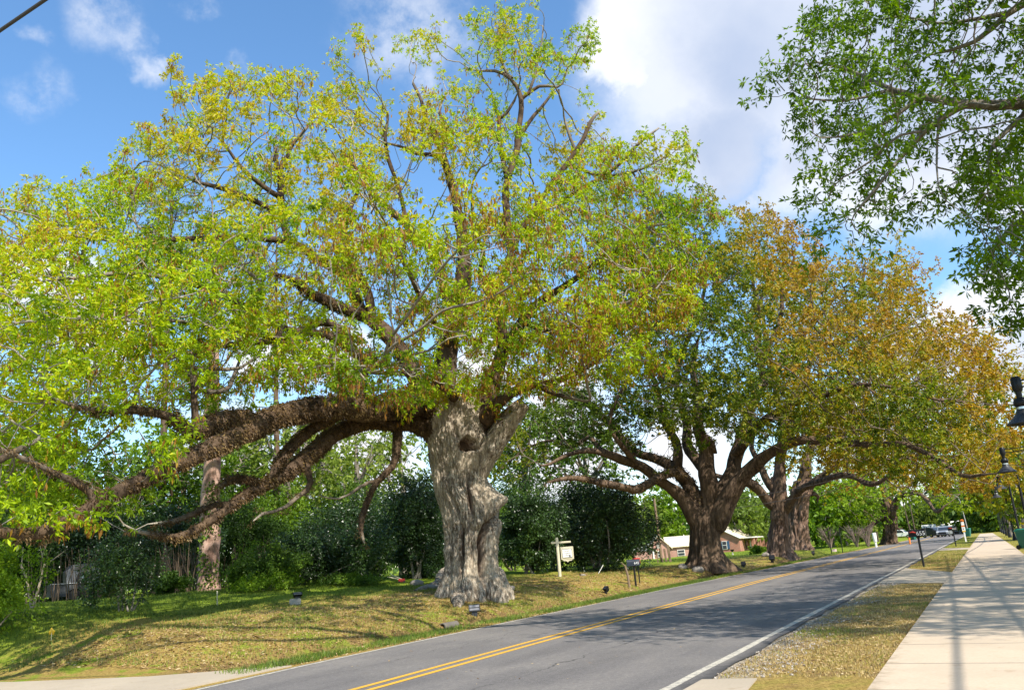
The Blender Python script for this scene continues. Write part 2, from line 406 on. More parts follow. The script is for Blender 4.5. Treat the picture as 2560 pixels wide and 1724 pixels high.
def paint_mat(name, col, worn):
    m, b, out = new_mat(name)
    co = b.new('ShaderNodeTexCoord').outputs['Object']
    n = b.noise(co, 9.0, 6, .7); n2 = b.noise(co, 60.0, 4, .7)
    c = b.mix(b.rng(b.math('ADD', b.math('MULTIPLY', n, .6), b.math('MULTIPLY', n2, .5)), .62 - worn * .12, .78 - worn * .1, 0, .75), c4(col), c4((.13, .122, .115)))
    pr = b.new('ShaderNodeBsdfPrincipled', i_Base_Color=c, i_Roughness=.7); b.l.new(pr.outputs[0], out.inputs[0]); return m

def concrete_mat(name, c0, joints=True):
    m, b, out = new_mat(name)
    co = b.new('ShaderNodeTexCoord').outputs['Object']
    u = b.vmath('DOT_PRODUCT', co, (Nx[0], Nx[1], 0)); s = b.vmath('DOT_PRODUCT', co, (Dx[0], Dx[1], 0))
    n1 = b.noise(co, .7, 6, .62); n2 = b.noise(co, 30.0, 5, .65); n3 = b.noise(co, 4.0, 6, .7)
    c = b.mix(b.rng(n1, .3, .7), c4([x * .86 for x in c0]), c4(c0))
    c = b.mix(b.rng(n2, .3, .7, 0, .30), c, c4([x * .62 for x in c0]))
    c = b.mix(b.rng(n3, .54, .74, 0, .55), c, c4((c0[0] * .62, c0[1] * .55, c0[2] * .46)))
    if joints:
        fr = b.math('FRACT', b.math('DIVIDE', b.math('ADD', s, .55), 1.85))
        j = b.math('LESS_THAN', b.math('ABSOLUTE', b.math('SUBTRACT', fr, .5)), .011)
        c = b.mix(b.math('MULTIPLY', j, .85), c, c4((.16, .14, .11)))
        e = b.math('MULTIPLY', b.rng(b.math('ABSOLUTE', b.math('ADD', u, .03)), 1.12, 1.36), b.rng(n3, .42, .62))
        c = b.mix(b.math('MULTIPLY', e, .5), c, c4((.20, .15, .09)))
    pr = b.new('ShaderNodeBsdfPrincipled', i_Base_Color=c, i_Roughness=.85); pr.inputs['Specular IOR Level'].default_value = .25
    bp = b.new('ShaderNodeBump', i_Strength=.25, i_Distance=.01, i_Height=n2); b.l.new(bp.outputs[0], pr.inputs['Normal'])
    b.l.new(pr.outputs[0], out.inputs[0]); return m

sl = np.concatenate([np.arange(-40, 60, 1.0), np.arange(60, 420, 6.0)])
def wav(k, a, f): return a * vnoise(np.stack([sl * f, sl * 0 + k, sl * 0], -1))
uL = np.interp(sl, [-40, 9.4, 12.4, 20.6, 33, 68, 104, 420], [-11.0, -11.15, -11.4, -11.58, -11.75, -11.5, -11.3, -11.3])
uR = np.interp(sl, [-40, 10, 20, 60, 420], [-3.3, -3.32, -3.42, -3.4, -3.4])
MAT_ASPH = asphalt_mat()
strip("road", sl, uL - .09 + wav(1, .05, 1.3), sl, uR + wav(2, .07, 1.1), 0, .006, MAT_ASPH)
wht = paint_mat("worn_white_road_paint", (.50, .455, .365), 1.15); yel = paint_mat("worn_yellow_road_paint", (.62, .33, .022), .25)
strip("road_edge_line", sl, uL - .02, sl, uL + .08, 0, .0105, wht)
strip("road_edge_line", sl, -3.69 + wav(7, .02, .9), sl, -3.565 + wav(9, .02, 1.1), 0, .0105, wht)
uy = np.interp(sl, [-40, 9.5, 14.7, 34.5, 420], [-8.0, -8.14, -8.3, -8.74, -8.75])
strip("road_centre_line", sl, uy - .06, sl, uy + .06, 0, .0105, yel)
strip("road_centre_line", sl, uy + .24, sl, uy + .36, 0, .0105, yel)
CON = concrete_mat("pale_concrete", (.53, .425, .31)); CON2 = concrete_mat("driveway_concrete", (.42, .35, .26), False)
sw = np.concatenate([np.arange(-40, 60, 1.0), np.arange(60, 170, 4.0)])
swl_ = -1.39 + 0 * sw; swr_ = np.interp(sw, [-40, 60, 110, 170], [1.32, 1.3, 1.0, .6])
strip("sidewalk", sw, swl_, sw, swr_, 0, .045, CON, .12)
strip("driveway", [29.4, 28.0], [-3.38, -1.395], [40.0, 34.2], [-3.38, -1.395], 0, .032, CON2, .05)
strip("driveway", [67.5, 64.7], [-3.38, -1.395], [74.4, 70.2], [-3.38, -1.395], 0, .032, CON2, .05)
strip("driveway", [3.0, 10.35], [-3.32, -3.36], [3.0, 10.45], [-1.95, -2.72], 0, .032, CON2, .05)
strip("driveway", [9.55, 9.9, 10.6, 11.9], [-40.0, -17.0, -13.9, -11.62], [2, 2, 2, 2], [-40.0, -17.0, -13.9, -11.3], 0, .02, CON2, .03)

# grass blades, litter and stones: nobody could count them
def scatter(n, s0, s1, u0, u1, keep=None):
    s = rng.uniform(s0, s1, n); u = rng.uniform(u0, u1, n); p = XY(s, u)
    k = np.ones(n, bool)
    if keep is not None: k = keep(s, u, p)
    p = p[k]; return p, s[k], u[k], ground_z(p[:, 0], p[:, 1])
def blades(name, sets, mat):
    Vs = []; ts = []
    for p, z, h, tint in sets:
        n = len(p); a = rng.uniform(0, 2 * np.pi, n); w = rng.uniform(.006, .014, n); hh = h * rng.uniform(.5, 1.3, n)
        le = rng.uniform(-.6, .6, (n, 2)) * hh[:, None]
        dx = np.stack([np.cos(a), np.sin(a)], -1) * w[:, None]
        b0 = np.column_stack([p - dx, z - .01]); b1 = np.column_stack([p + dx, z - .01]); t = np.column_stack([p + le, z + hh])
        Vs.append(np.stack([b0, b1, t], 1).reshape(-1, 3)); ts.append(tint)
    V = np.concatenate(Vs); F = np.arange(len(V)).reshape(-1, 3)
    return tag(raw_mesh(name, V, None, F, mat, attrs={'tint': np.concatenate(ts)}), kind='stuff')
GRASS_M = leaf_mat("grass_blades", [(0.0, (.05, .085, .012)), (.35, (.13, .20, .025)), (.6, (.26, .30, .05)), (.72, (.36, .26, .09)), (1.0, (.50, .38, .17))], .3)
def gs(n, s0, s1, u0, u1, h, tlo, thi, keep=None):
    p, s, u, z = scatter(n, s0, s1, u0, u1, keep); pn = fbm(np.stack([p[:, 0] * .8, p[:, 1] * .8, z * 0], -1), 3)
    k = rng.uniform(0, 1, len(p)) < .55 + .5 * pn
    p, z, pn = p[k], z[k], pn[k]
    return p, z, h, np.clip(rng.uniform(tlo, thi, len(p)) - pn * .22, 0, 1)
not_conc = lambda s, u, p: ~(((s > 27.6) & (s < 41)) & (u < -1.3) & (s > 29.5 + (u + 3.4) * -.7) & (s < 40 + (u + 3.4) * -2.9)) & ~(s < 10.6)
blades("grass", [
    gs(26000, 10.8, 40, -12.55, -11.7, .085, .05, .5, None), gs(9000, 40, 70, -12.7, -11.8, .10, .05, .5, None),
    gs(60000, 11.5, 30, -19, -13.0, .06, .3, 1.0), gs(70000, 11, 30, -32, -19, .075, .02, .55),
    gs(30000, 28, 62, -20, -13.2, .08, .4, 1.0), gs(26000, 62, 130, -34, -12.2, .14, .02, .4),
    gs(34000, 10.6, 27.8, -3.25, -1.42, .035, .62, 1.05, not_conc), gs(14000, 40, 66, -3.3, -1.42, .05, .4, 1.0), gs(9000, 75, 130, -3.3, -1.45, .07, .25, .7),
    gs(9000, 14, 40, 1.4, 6, .05, .3, 1.0), gs(9000, 40, 120, 1.4, 9, .08, .1, .7)], GRASS_M)
def litter(name, sets, mat, tint):
    Vs = []
    for p, z, L in sets:
        n = len(p); a = rng.uniform(0, 2 * np.pi, n); l = L * rng.uniform(.5, 1.3, n); w = l * rng.uniform(.25, .5, n)
        d = np.column_stack([np.cos(a), np.sin(a), rng.uniform(-.35, .35, n)]); e = np.column_stack([-np.sin(a), np.cos(a), rng.uniform(-.5, .5, n)])
        c = np.column_stack([p, z + .012]); l = l[:, None] / 2; w = w[:, None] / 2
        Vs.append(np.stack([c - d * l, c - e * w, c + d * l, c + e * w], 1).reshape(-1, 3))
    V = np.concatenate(Vs); F = np.arange(len(V)).reshape(-1, 4)
    return tag(raw_mesh(name, V, F, None, mat, attrs={'tint': rng.uniform(0, 1, len(F))}), kind='stuff')
LIT_M = leaf_mat("fallen_oak_leaves", [(0, (.10, .055, .022)), (.4, (.26, .155, .06)), (.75, (.42, .28, .12)), (1, (.55, .43, .24))], .12)
def lt(n, s0, s1, u0, u1, L, keep=None):
    p, s, u, z = scatter(n, s0, s1, u0, u1, keep); return p, z, L
litter("fallen_leaves", [lt(26000, 11.3, 32, -18.5, -12.7, .085), lt(14000, 30, 60, -19, -12.3, .11), lt(5000, 11, 30, -12.8, -11.6, .07), lt(9000, 10.8, 27, -3.3, -1.42, .05), lt(2500, 27, 64, -3.3, -1.42, .06, not_conc),
    lt(520, 9, 30, -1.38, 1.32, .05), lt(700, 9, 34, -1.42, -1.2, .05), lt(700, 9, 34, 1.1, 1.4, .05), lt(240, 10, 26, -11, -3.6, .05)], LIT_M, None)
def stones():
    p, s, u, z = scatter(16000, 9.5, 30, -3.34, -1.6, lambda s, u, p: (rng.uniform(0, 1, len(s)) < smooth(u + fbm(np.stack([p[:, 0] * .6, p[:, 1] * .6, s * 0], -1), 2) * .7, -2.7, -3.25) * .5) & not_conc(s, u, p))
    n = len(p); r = rng.uniform(.008, .026, n)[:, None]
    c = np.column_stack([p, z + .004]); o = np.array([[1, 0, 0], [0, 1, 0], [-1, 0, 0], [0, -1, 0], [0, 0, .8]])
    a = rng.uniform(0, 6.28, n); rot = np.stack([np.cos(a), -np.sin(a), np.sin(a), np.cos(a)], -1).reshape(-1, 2, 2)
    oo = np.repeat(o[None], n, 0) * rng.uniform(.6, 1.4, (n, 5, 3)); oo[:, :, :2] = np.einsum('nij,nkj->nki', rot, oo[:, :, :2])
    V = (c[:, None] + oo * r[:, None]).reshape(-1, 3); b0 = np.arange(n)[:, None] * 5
    F = np.concatenate([np.concatenate([b0 + i, b0 + (i + 1) % 4, b0 + 4], 1) for i in range(4)])
    m = leaf_mat("pale_gravel", [(0, (.16, .125, .085)), (.6, (.29, .245, .19)), (1, (.48, .43, .36))], .0)
    tag(raw_mesh("gravel", V, None, F, m, attrs={'tint': rng.uniform(0, 1, len(F))}), kind='stuff')
stones()
# ------------------------------------------------------------------ tree machinery
def catmull(pts, step):
    pts = np.asarray(pts, float); n = len(pts)
    if n < 3:
        k = max(2, int(np.linalg.norm(pts[-1] - pts[0]) / step) + 1); t = np.linspace(0, 1, k)[:, None]; return pts[0] * (1 - t) + pts[-1] * t
    ext = np.concatenate([[2 * pts[0] - pts[1]], pts, [2 * pts[-1] - pts[-2]]]); out = []
    for i in range(n - 1):
        p0, p1, p2, p3 = ext[i:i + 4]; k = max(1, int(np.linalg.norm(p2[:3] - p1[:3]) / step))
        t = (np.arange(k) / k)[:, None]
        out.append(.5 * (2 * p1 + (p2 - p0) * t + (2 * p0 - 5 * p1 + 4 * p2 - p3) * t ** 2 + (3 * p1 - p0 - 3 * p2 + p3) * t ** 3))
    out.append(pts[-1:]); return np.concatenate(out)

class Skel:
    def __init__(s): s.p = []; s.par = []; s.pre = []; s.limbs = []
    def limb(s, pts4, step=.3, attach=True, wig=.06, fern=0):
        """pts4 rows: x y z radius; joins the nearest point already there"""
        c = catmull(pts4, step); n = len(c)
        nz = np.stack([vnoise(np.stack([c[:, 0] * .9 + k, c[:, 1] * .9, c[:, 2] * .9], -1)) for k in (0, 31, 67)], -1)
        env = np.minimum(1, np.arange(n) / 4)[:, None]
        c[:, :3] += nz * wig * env * (1 + 6 * np.clip(c[:, 3:4], 0, .3))
        par = -1
        if s.p and attach:
            A = np.array(s.p); par = int(np.argmin(((A - c[0, :3]) ** 2).sum(1)))
        i0 = len(s.p)
        for i in range(n):
            s.p.append(c[i, :3]); s.pre.append(max(.012, c[i, 3])); s.par.append(par); par = i0 + i
        s.limbs.append((i0, i0 + n, fern)); return s
    def grow(s, att, step=.35, kill=.55, infl=4.0, iters=140, jit=.35, up=.0, seeds_from=0, maxn=60000):
        """space colonisation towards the attractor points"""
        P_ = np.array(s.p); par = list(s.par); n0 = len(P_); A = np.asarray(att, float)
        bd = np.full(len(A), 1e9); bi = np.zeros(len(A), int); new0 = seeds_from
        alive = np.ones(len(A), bool); lst = [P_]; tot = n0; allP = P_; children = {}
        for it in range(iters):
            newP = allP[new0:]
            for c0 in range(0, len(newP), 400):
                blk = newP[c0:c0 + 400]
                ai = np.where(alive)[0]
                if not len(ai): break
                d = ((A[ai][:, None] - blk[None]) ** 2).sum(2); j = d.argmin(1); dm = d[np.arange(len(ai)), j]
                b = dm < bd[ai]; bd[ai[b]] = dm[b]; bi[ai[b]] = new0 + c0 + j[b]
            alive &= bd > kill * kill
            ai = np.where(alive & (bd < infl * infl))[0]
            if not len(ai):
                if alive.any() and infl < 40: infl *= 1.5; new0 = len(allP); continue
                break
            v = unit(A[ai] - allP[bi[ai]]); nid, inv = np.unique(bi[ai], return_inverse=True)
            D = np.zeros((len(nid), 3)); np.add.at(D, inv, v); D = unit(D)
            D = unit(D + rng.normal(0, jit, D.shape) + np.array([0, 0, up]))
            q = allP[nid] + D * step
            if len(allP) + len(q) > maxn: break
            par += list(nid); new0 = len(allP); allP = np.concatenate([allP, q])
        s.p = list(allP); s.par = par; s.pre = s.pre + [0.0] * (len(allP) - n0); s.n0 = n0; return s
    def finish(s, tip=.010, ex=2.35):
        P_ = np.array(s.p); par = np.array(s.par); n = len(P_); acc = np.zeros(n); kids = [[] for _ in range(n)]
        for i in range(n):
            if par[i] >= 0: kids[par[i]].append(i)
        rad = np.zeros(n); order = range(n - 1, -1, -1); h = np.zeros(n, int)
        for i in order:
            r = tip if not kids[i] else acc[i] ** (1 / ex)
            if s.pre[i] > 0: r = s.pre[i]
            rad[i] = r; h[i] = 0 if not kids[i] else h[i]
            if par[i] >= 0:
                acc[par[i]] += min(r, .12) ** ex if s.pre[par[i]] > 0 else r ** ex
                h[par[i]] = max(h[par[i]], h[i] + 1)
        for i in range(n):     # a child is never thicker than the wood it grows from
            if par[i] >= 0 and s.pre[i] == 0: rad[i] = min(rad[i], rad[par[i]] * .92 if s.pre[par[i]] > 0 else rad[par[i]])
        s.P, s.parr, s.rad, s.kids, s.h = P_, par, rad, kids, h
        return s
    def chains(s):
        limb_of = {}
        for a, b, f in s.limbs:
            for i in range(a, b): limb_of[i] = a
        done = np.zeros(len(s.P), bool); out = []
        starts = [a for a, b, f in s.limbs]
        stack = list(starts)[::-1]; queued = set(starts)
        while stack:
            st = stack.pop()
            if done[st]: continue
            ch = [s.parr[st]] if s.parr[st] >= 0 else []
            i = st
            while True:
                ch.append(i); done[i] = True
                ks = [k for k in s.kids[i] if not done[k]]
                if not ks: break
                if i + 1 in ks and i in limb_of and (i + 1) in limb_of and limb_of[i] == limb_of[i + 1]: nx = i + 1
                elif i in limb_of:
                    cand = [k for k in ks if k not in limb_of]
                    end = not any(k in limb_of and limb_of[k] == limb_of[i] for k in s.kids[i])
                    nx = max(cand, key=lambda k: s.rad[k]) if (cand and end) else None
                else: nx = max([k for k in ks if k not in limb_of] or [None], key=lambda k: -1 if k is None else s.rad[k])
                for k in ks:
                    if k != nx and not done[k] and k not in queued: stack.append(k)
                if nx is None: break
                i = nx
            out.append(ch)
        return out

def tube_mesh(sk, rough=.10, minr=0.0):
    Vs, Fs, Rs = [], [], []; off = 0
    for ch in sk.chains():
        if len(ch) < 2: continue
        pts = sk.P[ch]; r = sk.rad[ch].copy()
        if sk.parr[ch[1]] == ch[0] and ch[0] != ch[1]: r[0] = min(r[0], r[1] * 1.25)
        if r.max() < minr: continue
        if not sk.kids[ch[-1]]: r[-1] *= .55
        if len(pts) > 3: pts = pts.copy(); pts[1:-1] = .5 * pts[1:-1] + .25 * (pts[:-2] + pts[2:])
        m = r.max(); k = 20 if m > .4 else 14 if m > .2 else 9 if m > .1 else 6 if m > .045 else 4 if m > .018 else 3
        t = np.gradient(pts, axis=0); t = unit(t); mt = unit(t.mean(0)); ref = np.eye(3)[np.argmin(np.abs(mt))]
        uu = unit(np.cross(t, ref)); vv = np.cross(t, uu); a = np.arange(k) * 2 * np.pi / k
        ring = uu[:, None] * np.cos(a)[None, :, None] + vv[:, None] * np.sin(a)[None, :, None]
        V = pts[:, None] + ring * r[:, None, None]
        if m > .09:
            q = V * np.array([3.2, 3.2, 3.2]); nz = fbm(q.reshape(-1, 3), 2).reshape(V.shape[:2])
            big = vnoise((V * .9 + 9).reshape(-1, 3)).reshape(V.shape[:2])
            V = pts[:, None] + ring * (r[:, None] * (1 + rough * nz + rough * 1.3 * big))[..., None]
        n = len(pts); idx = np.arange(n * k).reshape(n, k) + off
        Fs.append(np.stack([idx[:-1], np.roll(idx[:-1], -1, 1), np.roll(idx[1:], -1, 1), idx[1:]], -1).reshape(-1, 4))
        Vs.append(V.reshape(-1, 3)); Rs.append(np.repeat(r, k)); off += n * k
    return np.concatenate(Vs), np.concatenate(Fs), np.concatenate(Rs)

def leaf_quads(base, dirs, L, wr=.34, fold=.12):
    """one kite-shaped leaf per row"""
    n = len(base); d = unit(dirs); rv = rng.normal(0, 1, (n, 3)); rv[:, 2] *= .5
    side = unit(np.cross(d, rv)); nrm = np.cross(side, d); L = np.asarray(L).reshape(-1, 1) * np.ones((n, 1))
    V = np.stack([base, base + d * L * .55 + side * L * wr * .5 + nrm * L * fold, base + d * L - np.array([0, 0, 1]) * L * .12, base + d * L * .55 - side * L * wr * .5 + nrm * L * fold], 1)
    return V.reshape(-1, 3), np.arange(4 * n).reshape(n, 4)

def whorls(pos, axis, k, spread=.75, droop=.25):
    """k leaf directions round each twig end"""
    n = len(pos); d = unit(np.repeat(axis, k, 0) * .55 + rng.normal(0, spread, (n * k, 3))); d[:, 2] -= droop
    return np.repeat(pos, k, 0) + unit(d) * .01, unit(d)

def poly_in(px, py, poly):
    poly = np.asarray(poly, float); x1, y1 = poly[:, 0], poly[:, 1]; x2, y2 = np.roll(x1, -1), np.roll(y1, -1)
    c = ((y1[None] > py[:, None]) != (y2[None] > py[:, None])) & (px[:, None] < (x2 - x1)[None] * (py[:, None] - y1[None]) / (y2 - y1 + 1e-9)[None] + x1[None])
    return c.sum(1) % 2 == 1
def poly_dist(px, py, poly):
    poly = np.asarray(poly, float); best = np.full(len(px), 1e9)
    for i in range(len(poly)):
        a = poly[i]; b = poly[(i + 1) % len(poly)]; ab = b - a; t = np.clip(((px - a[0]) * ab[0] + (py - a[1]) * ab[1]) / (ab @ ab + 1e-9), 0, 1)
        best = np.minimum(best, np.hypot(px - a[0] - t * ab[0], py - a[1] - t * ab[1]))
    return best

def crown_points(poly, dist, depth, nclump, per, csize, dens=None, flat=.6, depth_bias=0.0, px_m=None):
    """foliage clumps inside a crown: its outline is the crown's own shape, its depth a dome"""
    poly = np.asarray(poly, float); lo, hi = poly.min(0), poly.max(0); C = []
    k = FPX / dist
    while len(C) < nclump:
        q = rng.uniform(lo, hi, (4000, 2)); ok = poly_in(q[:, 0], q[:, 1], poly)
        if dens is not None: ok &= rng.uniform(0, 1, len(q)) < dens(q[:, 0], q[:, 1])
        q = q[ok]; ed = poly_dist(q[:, 0], q[:, 1], poly) / k
        half = depth * np.sqrt(np.clip(ed / (depth * .55), .03, 1))
        dz = rng.uniform(-1, 1, len(q)); dz = np.sign(dz) * np.abs(dz) ** .75 * half + depth_bias * half
        C += [P(a, b, dist + z) for (a, b), z in zip(q, dz)]
    C = np.array(C[:nclump]); n = rng.poisson(per, nclump) + 2
    A = np.repeat(C, n, 0) + rng.normal(0, 1, (n.sum(), 3)) * csize * np.array([1, 1, flat])
    return A

# ------------------------------------------------------------------ the great oak
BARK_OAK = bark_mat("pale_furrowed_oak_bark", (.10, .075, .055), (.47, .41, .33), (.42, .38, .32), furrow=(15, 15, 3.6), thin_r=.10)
BARK_LIMB = bark_mat("brown_oak_limb_bark", (.036, .024, .016), (.125, .085, .056), (.42, .38, .31), furrow=(5, 5, 3), thin_r=.085)
LEAF_OAK = leaf_mat("new_oak_leaves", [(0.0, (.085, .14, .010)), (.28, (.20, .325, .008)), (.52, (.385, .52, .008)), (.70, (.55, .53, .014)), (.76, (.38, .21, .03)), (.88, (.27, .125, .028)), (1.0, (.18, .08, .024))], .48, tcol=1.3)
FERN_M = leaf_mat("brown_resurrection_fern", [(0, (.030, .019, .009)), (.45, (.095, .058, .024)), (.8, (.175, .112, .045)), (1, (.25, .175, .065))], .15)

def build_hero():
    root = empty("oak_tree", (HERO[0], HERO[1], HERO[2]), "giant old oak with yellow-green spring leaves, burled grey trunk and ferny brown limbs", "tree")
    D0 = 29.3
    # ---- trunk: photo row -> left / right edge, swept round as a furrowed body
    rows = np.array([(1530, 1100, 1268), (1500, 1102, 1266), (1478, 1104, 1264), (1459, 1106, 1258), (1440, 1108, 1252), (1411, 1111, 1247), (1383, 1112, 1246), (1354, 1113, 1244), (1335, 1113, 1245), (1302, 1110, 1246), (1273, 1107, 1243), (1254, 1101, 1236), (1220, 1084, 1220), (1184, 1082, 1208), (1154, 1078, 1206), (1123, 1071, 1212), (1093, 1063, 1216), (1060, 1056, 1214), (1025, 1060, 1205), (995, 1075, 1195)], float)
    yy = np.linspace(1530, 995, 250); oo = np.argsort(rows[:, 0])
    xl = np.interp(yy, rows[oo, 0], rows[oo, 1]); xr = np.interp(yy, rows[oo, 0], rows[oo, 2])
    ker = np.hanning(19); ker /= ker.sum(); sm_ = lambda a: np.convolve(np.pad(a, 9, 'edge'), ker, 'valid'); xl, xr = sm_(xl), sm_(xr)
    NT = 260; th = np.linspace(-np.pi, np.pi, NT, endpoint=False)
    m_px = D0 / FPX * 1.0; cx = (xl + xr) / 2; Rr = (xr - xl) / 2 * m_px * (1 - .13 * smooth(yy, 1200, 1440))
    cen = np.array([P(a, b, D0) for a, b in zip(cx, yy)])
    vd = unit(np.array([HERO[0], HERO[1], 0.0])); rt = np.array([vd[1], -vd[0], 0.0])
    TH, YY = np.meshgrid(th, yy); RR = Rr[:, None] * np.ones_like(TH)
    dp = RR * (1 - .10 * np.cos(TH) ** 2)
    pxs = cx[:, None] + RR / m_px * np.sin(TH); front = np.cos(TH) > 0
    def gb(px, py, rx, ry, amp, ang=0.0):
        a = R(ang); ex = (pxs - px) * math.cos(a) + (YY - py) * math.sin(a); ey = -(pxs - px) * math.sin(a) + (YY - py) * math.cos(a)
        return amp * np.exp(-(ex / rx) ** 2 - (ey / ry) ** 2) * front
    disp = np.zeros_like(TH)
    zc = cen[:, 2][:, None] * np.ones_like(TH)
    # flutes running up from the root toes
    base = smooth(YY, 1390, 1500)
    for t0, wd, am in ((-1.15, .30, .55), (-.62, .20, .20), (-.20, .20, .46), (.22, .16, .34), (.95, .34, .36), (1.7, .3, .4), (2.6, .4, .4), (-2.3, .4, .4)):
        g = np.exp(-(np.angle(np.exp(1j * (TH - t0 - .05 * np.sin(zc * 1.3)))) / wd) ** 2)
        disp += g * (am * .72 * base ** 1.8 + .07 * smooth(YY, 1180, 1330) * am / .4)
    for t0, wd, am in ((-.42, .07, -.22), (.02, .06, -.13), (.47, .12, -.34), (-.85, .10, -.14), (1.35, .1, -.15)):
        g = np.exp(-(np.angle(np.exp(1j * (TH - t0 - .07 * np.sin(zc * 1.7 + t0 * 5)))) / wd) ** 2)
        disp += g * am * (smooth(YY, 1200, 1300) * .75 + .25 * smooth(YY, 1080, 1200)) * (.6 + .4 * vnoise(np.stack([TH * 2, zc * 1.2, TH * 0], -1)))
    # the burl on the right shoulder, its diagonal lip and the sunken groove below it
    disp += gb(1228, 1250, 32, 28, .26, 0) + gb(1240, 1252, 14, 13, .20) + gb(1213, 1288, 30, 26, .24, 40) + gb(1192, 1312, 14, 12, .16)
    disp += gb(1222, 1318, 8, 50, -.62, 32) + gb(1206, 1385, 9, 60, -.42, 4) + gb(1210, 1345, 7, 12, -.35) + gb(1238, 1330, 16, 40, .10, 20)
    disp += gb(1176, 1255, 5, 40, -.48, -8) + gb(1158, 1352, 3.5, 32, -.40, 2) + gb(1150, 1420, 3, 26, -.25, 4) + gb(1128, 1372, 9, 11, .10) + gb(1148, 1306, 12, 5, .06)
    # swelling below the fork and the old hollow with its thick rim
    disp += gb(1172, 1162, 40, 26, .16) + gb(1166, 1120, 44, 36, .20) + np.where(front, -.85 * (1 - smooth(np.hypot((pxs - 1170) / 22, (YY - 1122) / 20) + .3 * vnoise(np.stack([pxs / 11, YY / 11, YY * 0], -1)), .55, 1.1)), 0) + gb(1203, 1106, 10, 9, .12) + gb(1140, 1095, 8, 24, -.2, -15)
    # bark furrows
    fur = 1 - np.abs(fbm(np.stack([np.sin(TH) * 13, np.cos(TH) * 13, zc * 1.5 + TH * .3], -1), 4))
    fine = fbm(np.stack([np.sin(TH) * 26, np.cos(TH) * 26, zc * 9.0], -1), 3)
    lump = fbm(np.stack([np.sin(TH) * 1.6, np.cos(TH) * 1.6, zc * .8], -1), 2)
    crevice_shade = np.clip(-disp * 2.2, 0, 1) * front  # sunken grooves and hollow, painted dark as crevice shade
    disp += (fur - .75) * .095 + fine * .034 + lump * .06
    Rn = dp + disp
    V = cen[:, None] + rt[None, None] * (np.sin(TH) * (RR + disp))[..., None] - vd[None, None] * (np.cos(TH) * Rn)[..., None]
    # root toes sink into the ground along the base
    n, k = V.shape[:2]; idx = np.arange(n * k).reshape(n, k)
    F = np.stack([idx[:-1], np.roll(idx[:-1], -1, 1), np.roll(idx[1:], -1, 1), idx[1:]], -1).reshape(-1, 4)
    V = V.reshape(-1, 3); cap = np.concatenate([V, [cen[-1] + [0, 0, .1]]]); F3 = np.stack([idx[-1], np.roll(idx[-1], -1), np.full(k, n * k)], -1)
    raw_mesh("trunk", cap, F, F3, BARK_OAK, root, vattrs={'rad': np.ones(len(cap)), 'rot': np.append(crevice_shade.ravel(), 0)}, smooth_sh=True)
    def gp(px, py): return np.array(G(px, py))
    def rough_tubes(name, lst, sides=34, amp=.16):
        Vs, Fs, off = [], [], 0
        for pts, closed in lst:
            c = catmull(np.array(pts, float), .05); q = c[:, :3]; r_ = c[:, 3]; t = unit(np.gradient(q, axis=0)); ref = np.eye(3)[np.argmin(np.abs(unit(t.mean(0))))]
            uu = unit(np.cross(t, ref)); vv = np.cross(t, uu); an = np.arange(sides) * 2 * np.pi / sides
            ring = uu[:, None] * np.cos(an)[None, :, None] + vv[:, None] * np.sin(an)[None, :, None]; V = q[:, None] + ring * r_[:, None, None]
            arc = np.cumsum(np.r_[0, np.linalg.norm(np.diff(q, axis=0), axis=1)])[:, None] * np.ones((1, sides))
            gr = 1 - np.abs(fbm(np.stack([np.cos(an)[None] * 5 + 0 * arc, np.sin(an)[None] * 5 + 0 * arc, arc * 1.3 + off], -1), 4)); lu = fbm(V * 1.7 + 3, 2)
            V = q[:, None] + ring * (r_[:, None] * (1 + amp * (gr - .7) * 1.3 + amp * .9 * lu))[..., None]
            n = len(q); idx = np.arange(n * sides).reshape(n, sides) + off; Vs.append(V.reshape(-1, 3)); off += n * sides
            Fs.append(np.stack([idx[:-1], np.roll(idx[:-1], -1, 1), np.roll(idx[1:], -1, 1), idx[1:]], -1).reshape(-1, 4))
            if closed:
                Vs.append(q[-1:] - t[-1:] * .06); e = np.full(sides, off); Fs.append(np.stack([idx[-1], np.roll(idx[-1], -1), e, e], -1)); off += 1
        F = np.concatenate(Fs); tri = F[F[:, 2] == F[:, 3]][:, :3]; quad = F[F[:, 2] != F[:, 3]]; V = np.concatenate(Vs)
        raw_mesh(name, V, quad, tri, BARK_OAK, root, vattrs={'rad': np.ones(len(V)), 'rot': np.zeros(len(V))}, smooth_sh=True)
    RT = []
    for pts, rr in (([(1162, 1455), (1154, 1480), (1147, 1500), (1143, 1518)], (.42, .34, .26, .12)), ([(1192, 1458), (1196, 1484), (1206, 1504)], (.36, .27, .10)), ([(1112, 1450), (1092, 1463), (1066, 1470), (1036, 1478)], (.26, .19, .13, .05)),
                    ([(1244, 1452), (1262, 1472), (1272, 1486)], (.30, .20, .08)), ([(1222, 1468), (1238, 1492)], (.30, .14)), ([(1250, 1456), (1272, 1468)], (.20, .08))):
        q = [gp(*p) for p in pts]; n_ = len(q)
        RT.append(([list(q[0] + [0, 0, .30]) + [rr[0]]] + [list(q[i] + [0, 0, rr[i] * .15]) + [rr[i]] for i in range(1, n_)], True))
    rough_tubes("roots", RT, 30, .22)
    rough_tubes("broken_limb", [([list(P(a_, b_, d_)) + [r_ * d_ / FPX] for a_, b_, d_, r_ in ((1196, 1190, 29.2, 22), (1214, 1140, 29, 29), (1240, 1098, 28.8, 31), (1265, 1060, 28.6, 29), (1290, 1029, 28.5, 25), (1310, 1006, 28.4, 17))], True)], 44, .17)
    # ---- limbs: photo column, row, distance, radius in photo pixels at that distance
    sk = Skel()
